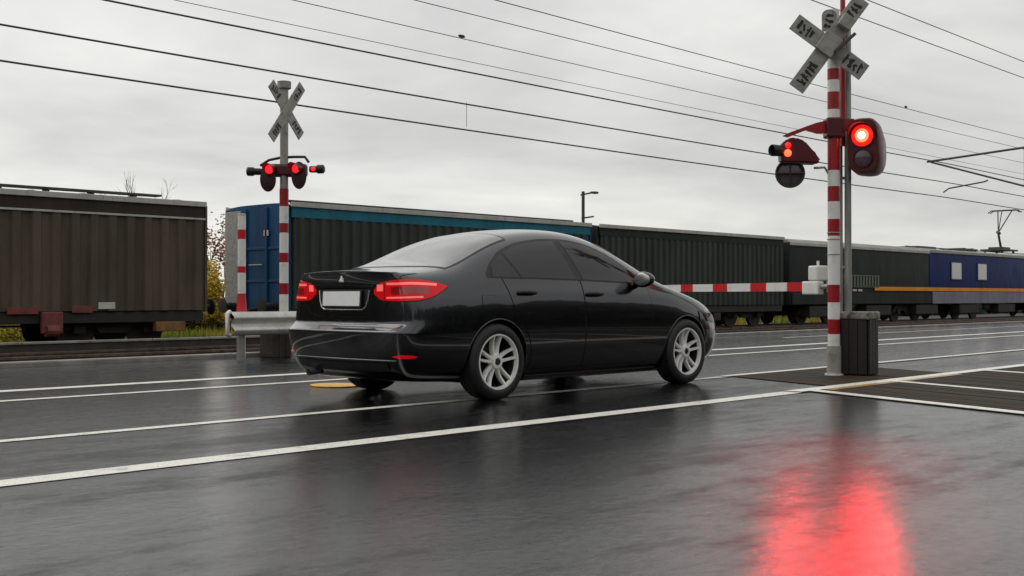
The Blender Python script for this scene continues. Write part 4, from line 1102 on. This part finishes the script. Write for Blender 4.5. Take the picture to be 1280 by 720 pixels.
        # lower reflector
        patch('rear_reflector', D, lambda u, v: (lerp(.50, .70, u), .392 + lerp(-.013, .013, v) * (1 - abs(2 * u - 1) ** 3)), 20, 4, .006, MTL, t, rim=.008)
        # headlight
        Fd = DIAG(s, -1)
        hl = patch('headlight', Fd, lambda u, v: (lerp(.46, 1.0, u), lerp(.57 + .07 * u, .65 + .075 * u, v)), 26, 8, .008, MG, t, rim=.01)
    # glass: backlight and windshield, projected from above
    def arc(x0c, x0e, x1c, x1e, y0, y1):
        def f(u, v):
            w = 2 * u - 1; k = w * w
            return lerp(lerp(x0c, x0e, k), lerp(x1c, x1e, k), v), w * lerp(y0, y1, v)
        return f
    patch('rear_window_seal', TOP, arc(.47, .60, 1.46, 1.43, .665, .56), 40, 22, .002, MB_, t)
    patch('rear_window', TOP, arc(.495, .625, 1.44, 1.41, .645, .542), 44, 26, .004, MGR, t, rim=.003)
    patch('windshield_seal', TOP, arc(3.46, 3.30, 2.56, 2.66, .70, .55), 40, 22, .002, MB_, t)
    patch('windshield', TOP, arc(3.44, 3.28, 2.585, 2.685, .68, .53), 44, 26, .004, MG, t, rim=.003)
    # trunk lid
    def tk(i, y0=.665):
        zc_ = curve([(0, .705), (.75, .712), (.92, .745), (1.0, .82)])
        def f(u, v):
            w = 2 * u - 1; hw = (y0 + i) if True else 0
            z0 = zc_(abs(w)) - i; z1 = 1.058
            return w * hw * (1 - .22 * (1 - v) ** 3 * 1), lerp(z0, z1, v)
        return f
    patch('shut_line', REAR, tk(.006), 50, 26, .0010, MS, t, rim=.002)
    lid = patch('trunk_lid', REAR, tk(0), 56, 30, .0035, MP, t, rim=.004)
    # number plate, recess, trim
    hz = bvh.ray_cast(Vector((-1, 0, .845)), Vector((1, 0, 0)))[0]; x = hz.x
    patch('plate_recess', REAR, lambda u, v: ((2 * u - 1) * lerp(.30, .345, v), lerp(.765, .93, v)), 20, 8, .0055, MB_, lid, rim=.004)
    bm = B(); box(bm, (x - .024, 0, .853), (.012, .50, .122), .004, Matrix.Rotation(R(4), 3, 'Y')); obj('number_plate', bm, MPL, t)
    bm = B(); box(bm, (x - .016, 0, .853), (.016, .53, .145), .004, Matrix.Rotation(R(4), 3, 'Y')); obj('plate_holder', bm, MB_, t)
    bm = B(); hp = []
    for (y, z) in ((-.34, .925), (-.325, .84), (-.30, .785), (-.26, .765), (0, .762), (.26, .765), (.30, .785), (.325, .84), (.34, .925)):
        h = bvh.ray_cast(Vector((-1, y, z)), Vector((1, 0, 0)))[0]; hp.append((h.x - .008, y, z))
    tube(bm, hp, .0075, 8); obj('plate_trim', bm, MCH, t, 60)
    patch('trunk_trim_bar', REAR, lambda u, v: ((2 * u - 1) * .40, lerp(.950, .972, v)), 30, 3, .010, MP, lid, rim=.01)
    h = bvh.ray_cast(Vector((-1, 0, 1.02)), Vector((1, 0, 0)))[0]
    bm = B(); M = axisM((h.x - .004, 0, 1.022), (-1, 0, .1))
    prism(bm, [(0, .042), (.010, .012), (.030, -.030), (.008, -.018), (0, -.034), (-.008, -.018), (-.030, -.030), (-.010, .012)], 0, .010, M); obj('emblem', bm, MPL, lid)
    # spoiler lip on the trunk edge
    # bumper: lower valance and bright crease
    patch('bumper_valance', REAR, lambda u, v: ((2 * u - 1) * .60, lerp(.262, .335, v) + .02 * (2 * u - 1) ** 4), 40, 6, .010, MB_, t, rim=.014)
    bm = B(); hp = []
    for k in range(33):
        y = -.70 + 1.40 * k / 32; h = bvh.ray_cast(Vector((-1, y, .355)), Vector((1, 0, 0)))[0]
        if h: hp.append((h.x - .004, y, .355))
    tube(bm, hp, .010, 8); obj('bumper_crease', bm, MP, t, 60)
    bm = B(); hp = []
    # bumper shelf edge step
    def ring_seam(z, y1, col, off, r, nm):
        bm = B(); hp = []
        for k in range(41):
            y = -y1 + 2 * y1 * k / 40; h = bvh.ray_cast(Vector((-1, y, z)), Vector((1, 0, 0)))[0]
            if h: hp.append((h.x + off, y, z))
        tube(bm, hp, r, 6); obj(nm, bm, col, t, 60)
    # side crease line
    # bonnet
    def hd(i):
        return arc(3.54 - i, 3.38 - i, 4.33 + i, 4.22 + i, .70 + i, .60 + i)
    patch('shut_line', TOP, hd(.006), 36, 24, .001, MS, t, rim=.002)
    patch('bonnet', TOP, hd(0), 36, 26, .0035, MP, t, rim=.004)
    patch('front_grille', FRONT, lambda u, v: ((2 * u - 1) * .46, lerp(.46, .62, v)), 20, 6, .006, MB_, t, rim=.008)
    # fuel flap
    patch('shut_line', SIDE(-1), lambda u, v: (lerp(.835, 1.005, u), lerp(.745, .885, v)), 8, 8, .001, MS, t, rim=.002)
    patch('fuel_flap', SIDE(-1), lambda u, v: (lerp(.838, 1.002, u), lerp(.748, .882, v)), 10, 10, .0032, MP, t, rim=.004)
    # exhaust, rear axle, floor
    bm = B(); lathe(bm, [(.03, .12), (.032, -.02), (.028, -.02), (.026, .1)], axisM((.13, .42, .235), (-1, 0, -.1)) @ Matrix.Translation((0, 0, -.0)), 16, ); obj('exhaust_pipe', bm, MCH, t, 40)
    bm = B(); box(bm, (2.3, 0, .2), (3.9, 1.1, .06), .02); tube(bm, [(1.02, -.7, .3), (1.02, .7, .3)], .05, 10); tube(bm, [(3.7, -.7, .3), (3.7, .7, .3)], .05, 10); box(bm, (.75, 0, .24), (.5, .9, .14), .04)
    obj('underbody', bm, MB_, t)
    # wheels
    def wheel(x, s):
        rt_ = .322; o = Vector((x, s * .785, rt_)); M = axisM(o, (0, s, 0))          # local z = outwards
        bm = B(); lathe(bm, [(0, -.06), (.14, -.06), (.145, -.04), (.14, -.02), (0, -.02)], M, 40); w = obj('wheel', bm, MRD, t, 40)
        prof = [(.226, -.10), (.238, -.108), (.27, -.112), (.302, -.104), (.318, -.085)]
        for k in range(5):
            zc = -.07 + k * .035; prof += [(.322, zc - .013), (.322, zc + .011), (.316, zc + .013), (.316, zc + .020)]
        prof += [(.320, .088), (.304, .104), (.27, .113), (.245, .110), (.232, .100), (.226, .09)]
        bm = B(); lathe(bm, prof, M, 72, closed=True); obj('tyre', bm, MT, w, 40)
        bm = B()
        lathe(bm, [(.226, .07), (.227, .085), (.237, .098), (.235, .106), (.221, .104), (.216, .088), (.214, .07)], M, 72, closed=True)
        for k in range(5):
            for sg in (-1, 1):
                a0 = 2 * PI * k / 5 + PI / 2; pts = []
                n = 7; sec = []
                for i in range(n + 1):
                    f = i / n; r = lerp(.035, .219, f); a = a0 + sg * lerp(.30, .185, f ** .7); z = lerp(.080, .096, f) - .02 * math.sin(f * PI)
                    hw = lerp(.017, .0115, f) * (1 + .25 * (f > .93)); er = Vector((math.cos(a), math.sin(a), 0)); et = Vector((-math.sin(a), math.cos(a), 0))
                    c = er * r; sec.append([bm.verts.new(M @ (c + et * hw * 1.0 + Vector((0, 0, z - .012)))), bm.verts.new(M @ (c + et * hw * .65 + Vector((0, 0, z)))),
                                            bm.verts.new(M @ (c - et * hw * .65 + Vector((0, 0, z)))), bm.verts.new(M @ (c - et * hw + Vector((0, 0, z - .012)))), bm.verts.new(M @ (c - et * hw * .8 + Vector((0, 0, z - .045)))), bm.verts.new(M @ (c + et * hw * .8 + Vector((0, 0, z - .045))))])
                for p, q in zip(sec, sec[1:]):
                    for i in range(6): bm.faces.new((p[i], p[(i + 1) % 6], q[(i + 1) % 6], q[i]))
                bm.faces.new(sec[0]); bm.faces.new(sec[-1][::-1])
        lathe(bm, [(0, .03), (.062, .03), (.066, .07), (.058, .088), (.034, .092), (.032, .086), (0, .086)], M, 36)
        obj('rim', bm, MR, w, 35)
        bm = B(); lathe(bm, [(.225, -.10), (.225, .069), (.213, .069), (.206, .03), (.202, -.09)], M, 72, closed=True); obj('rim_barrel', bm, MRD, w, 35)
        bm = B(); lathe(bm, [(0, .0865), (.030, .0865), (.026, .093), (0, .095)], M, 24); obj('hub_cap', bm, MRD, w, 40)
    for x in WX:
        for s in (-1, 1): wheel(x, s)
    return t
car()
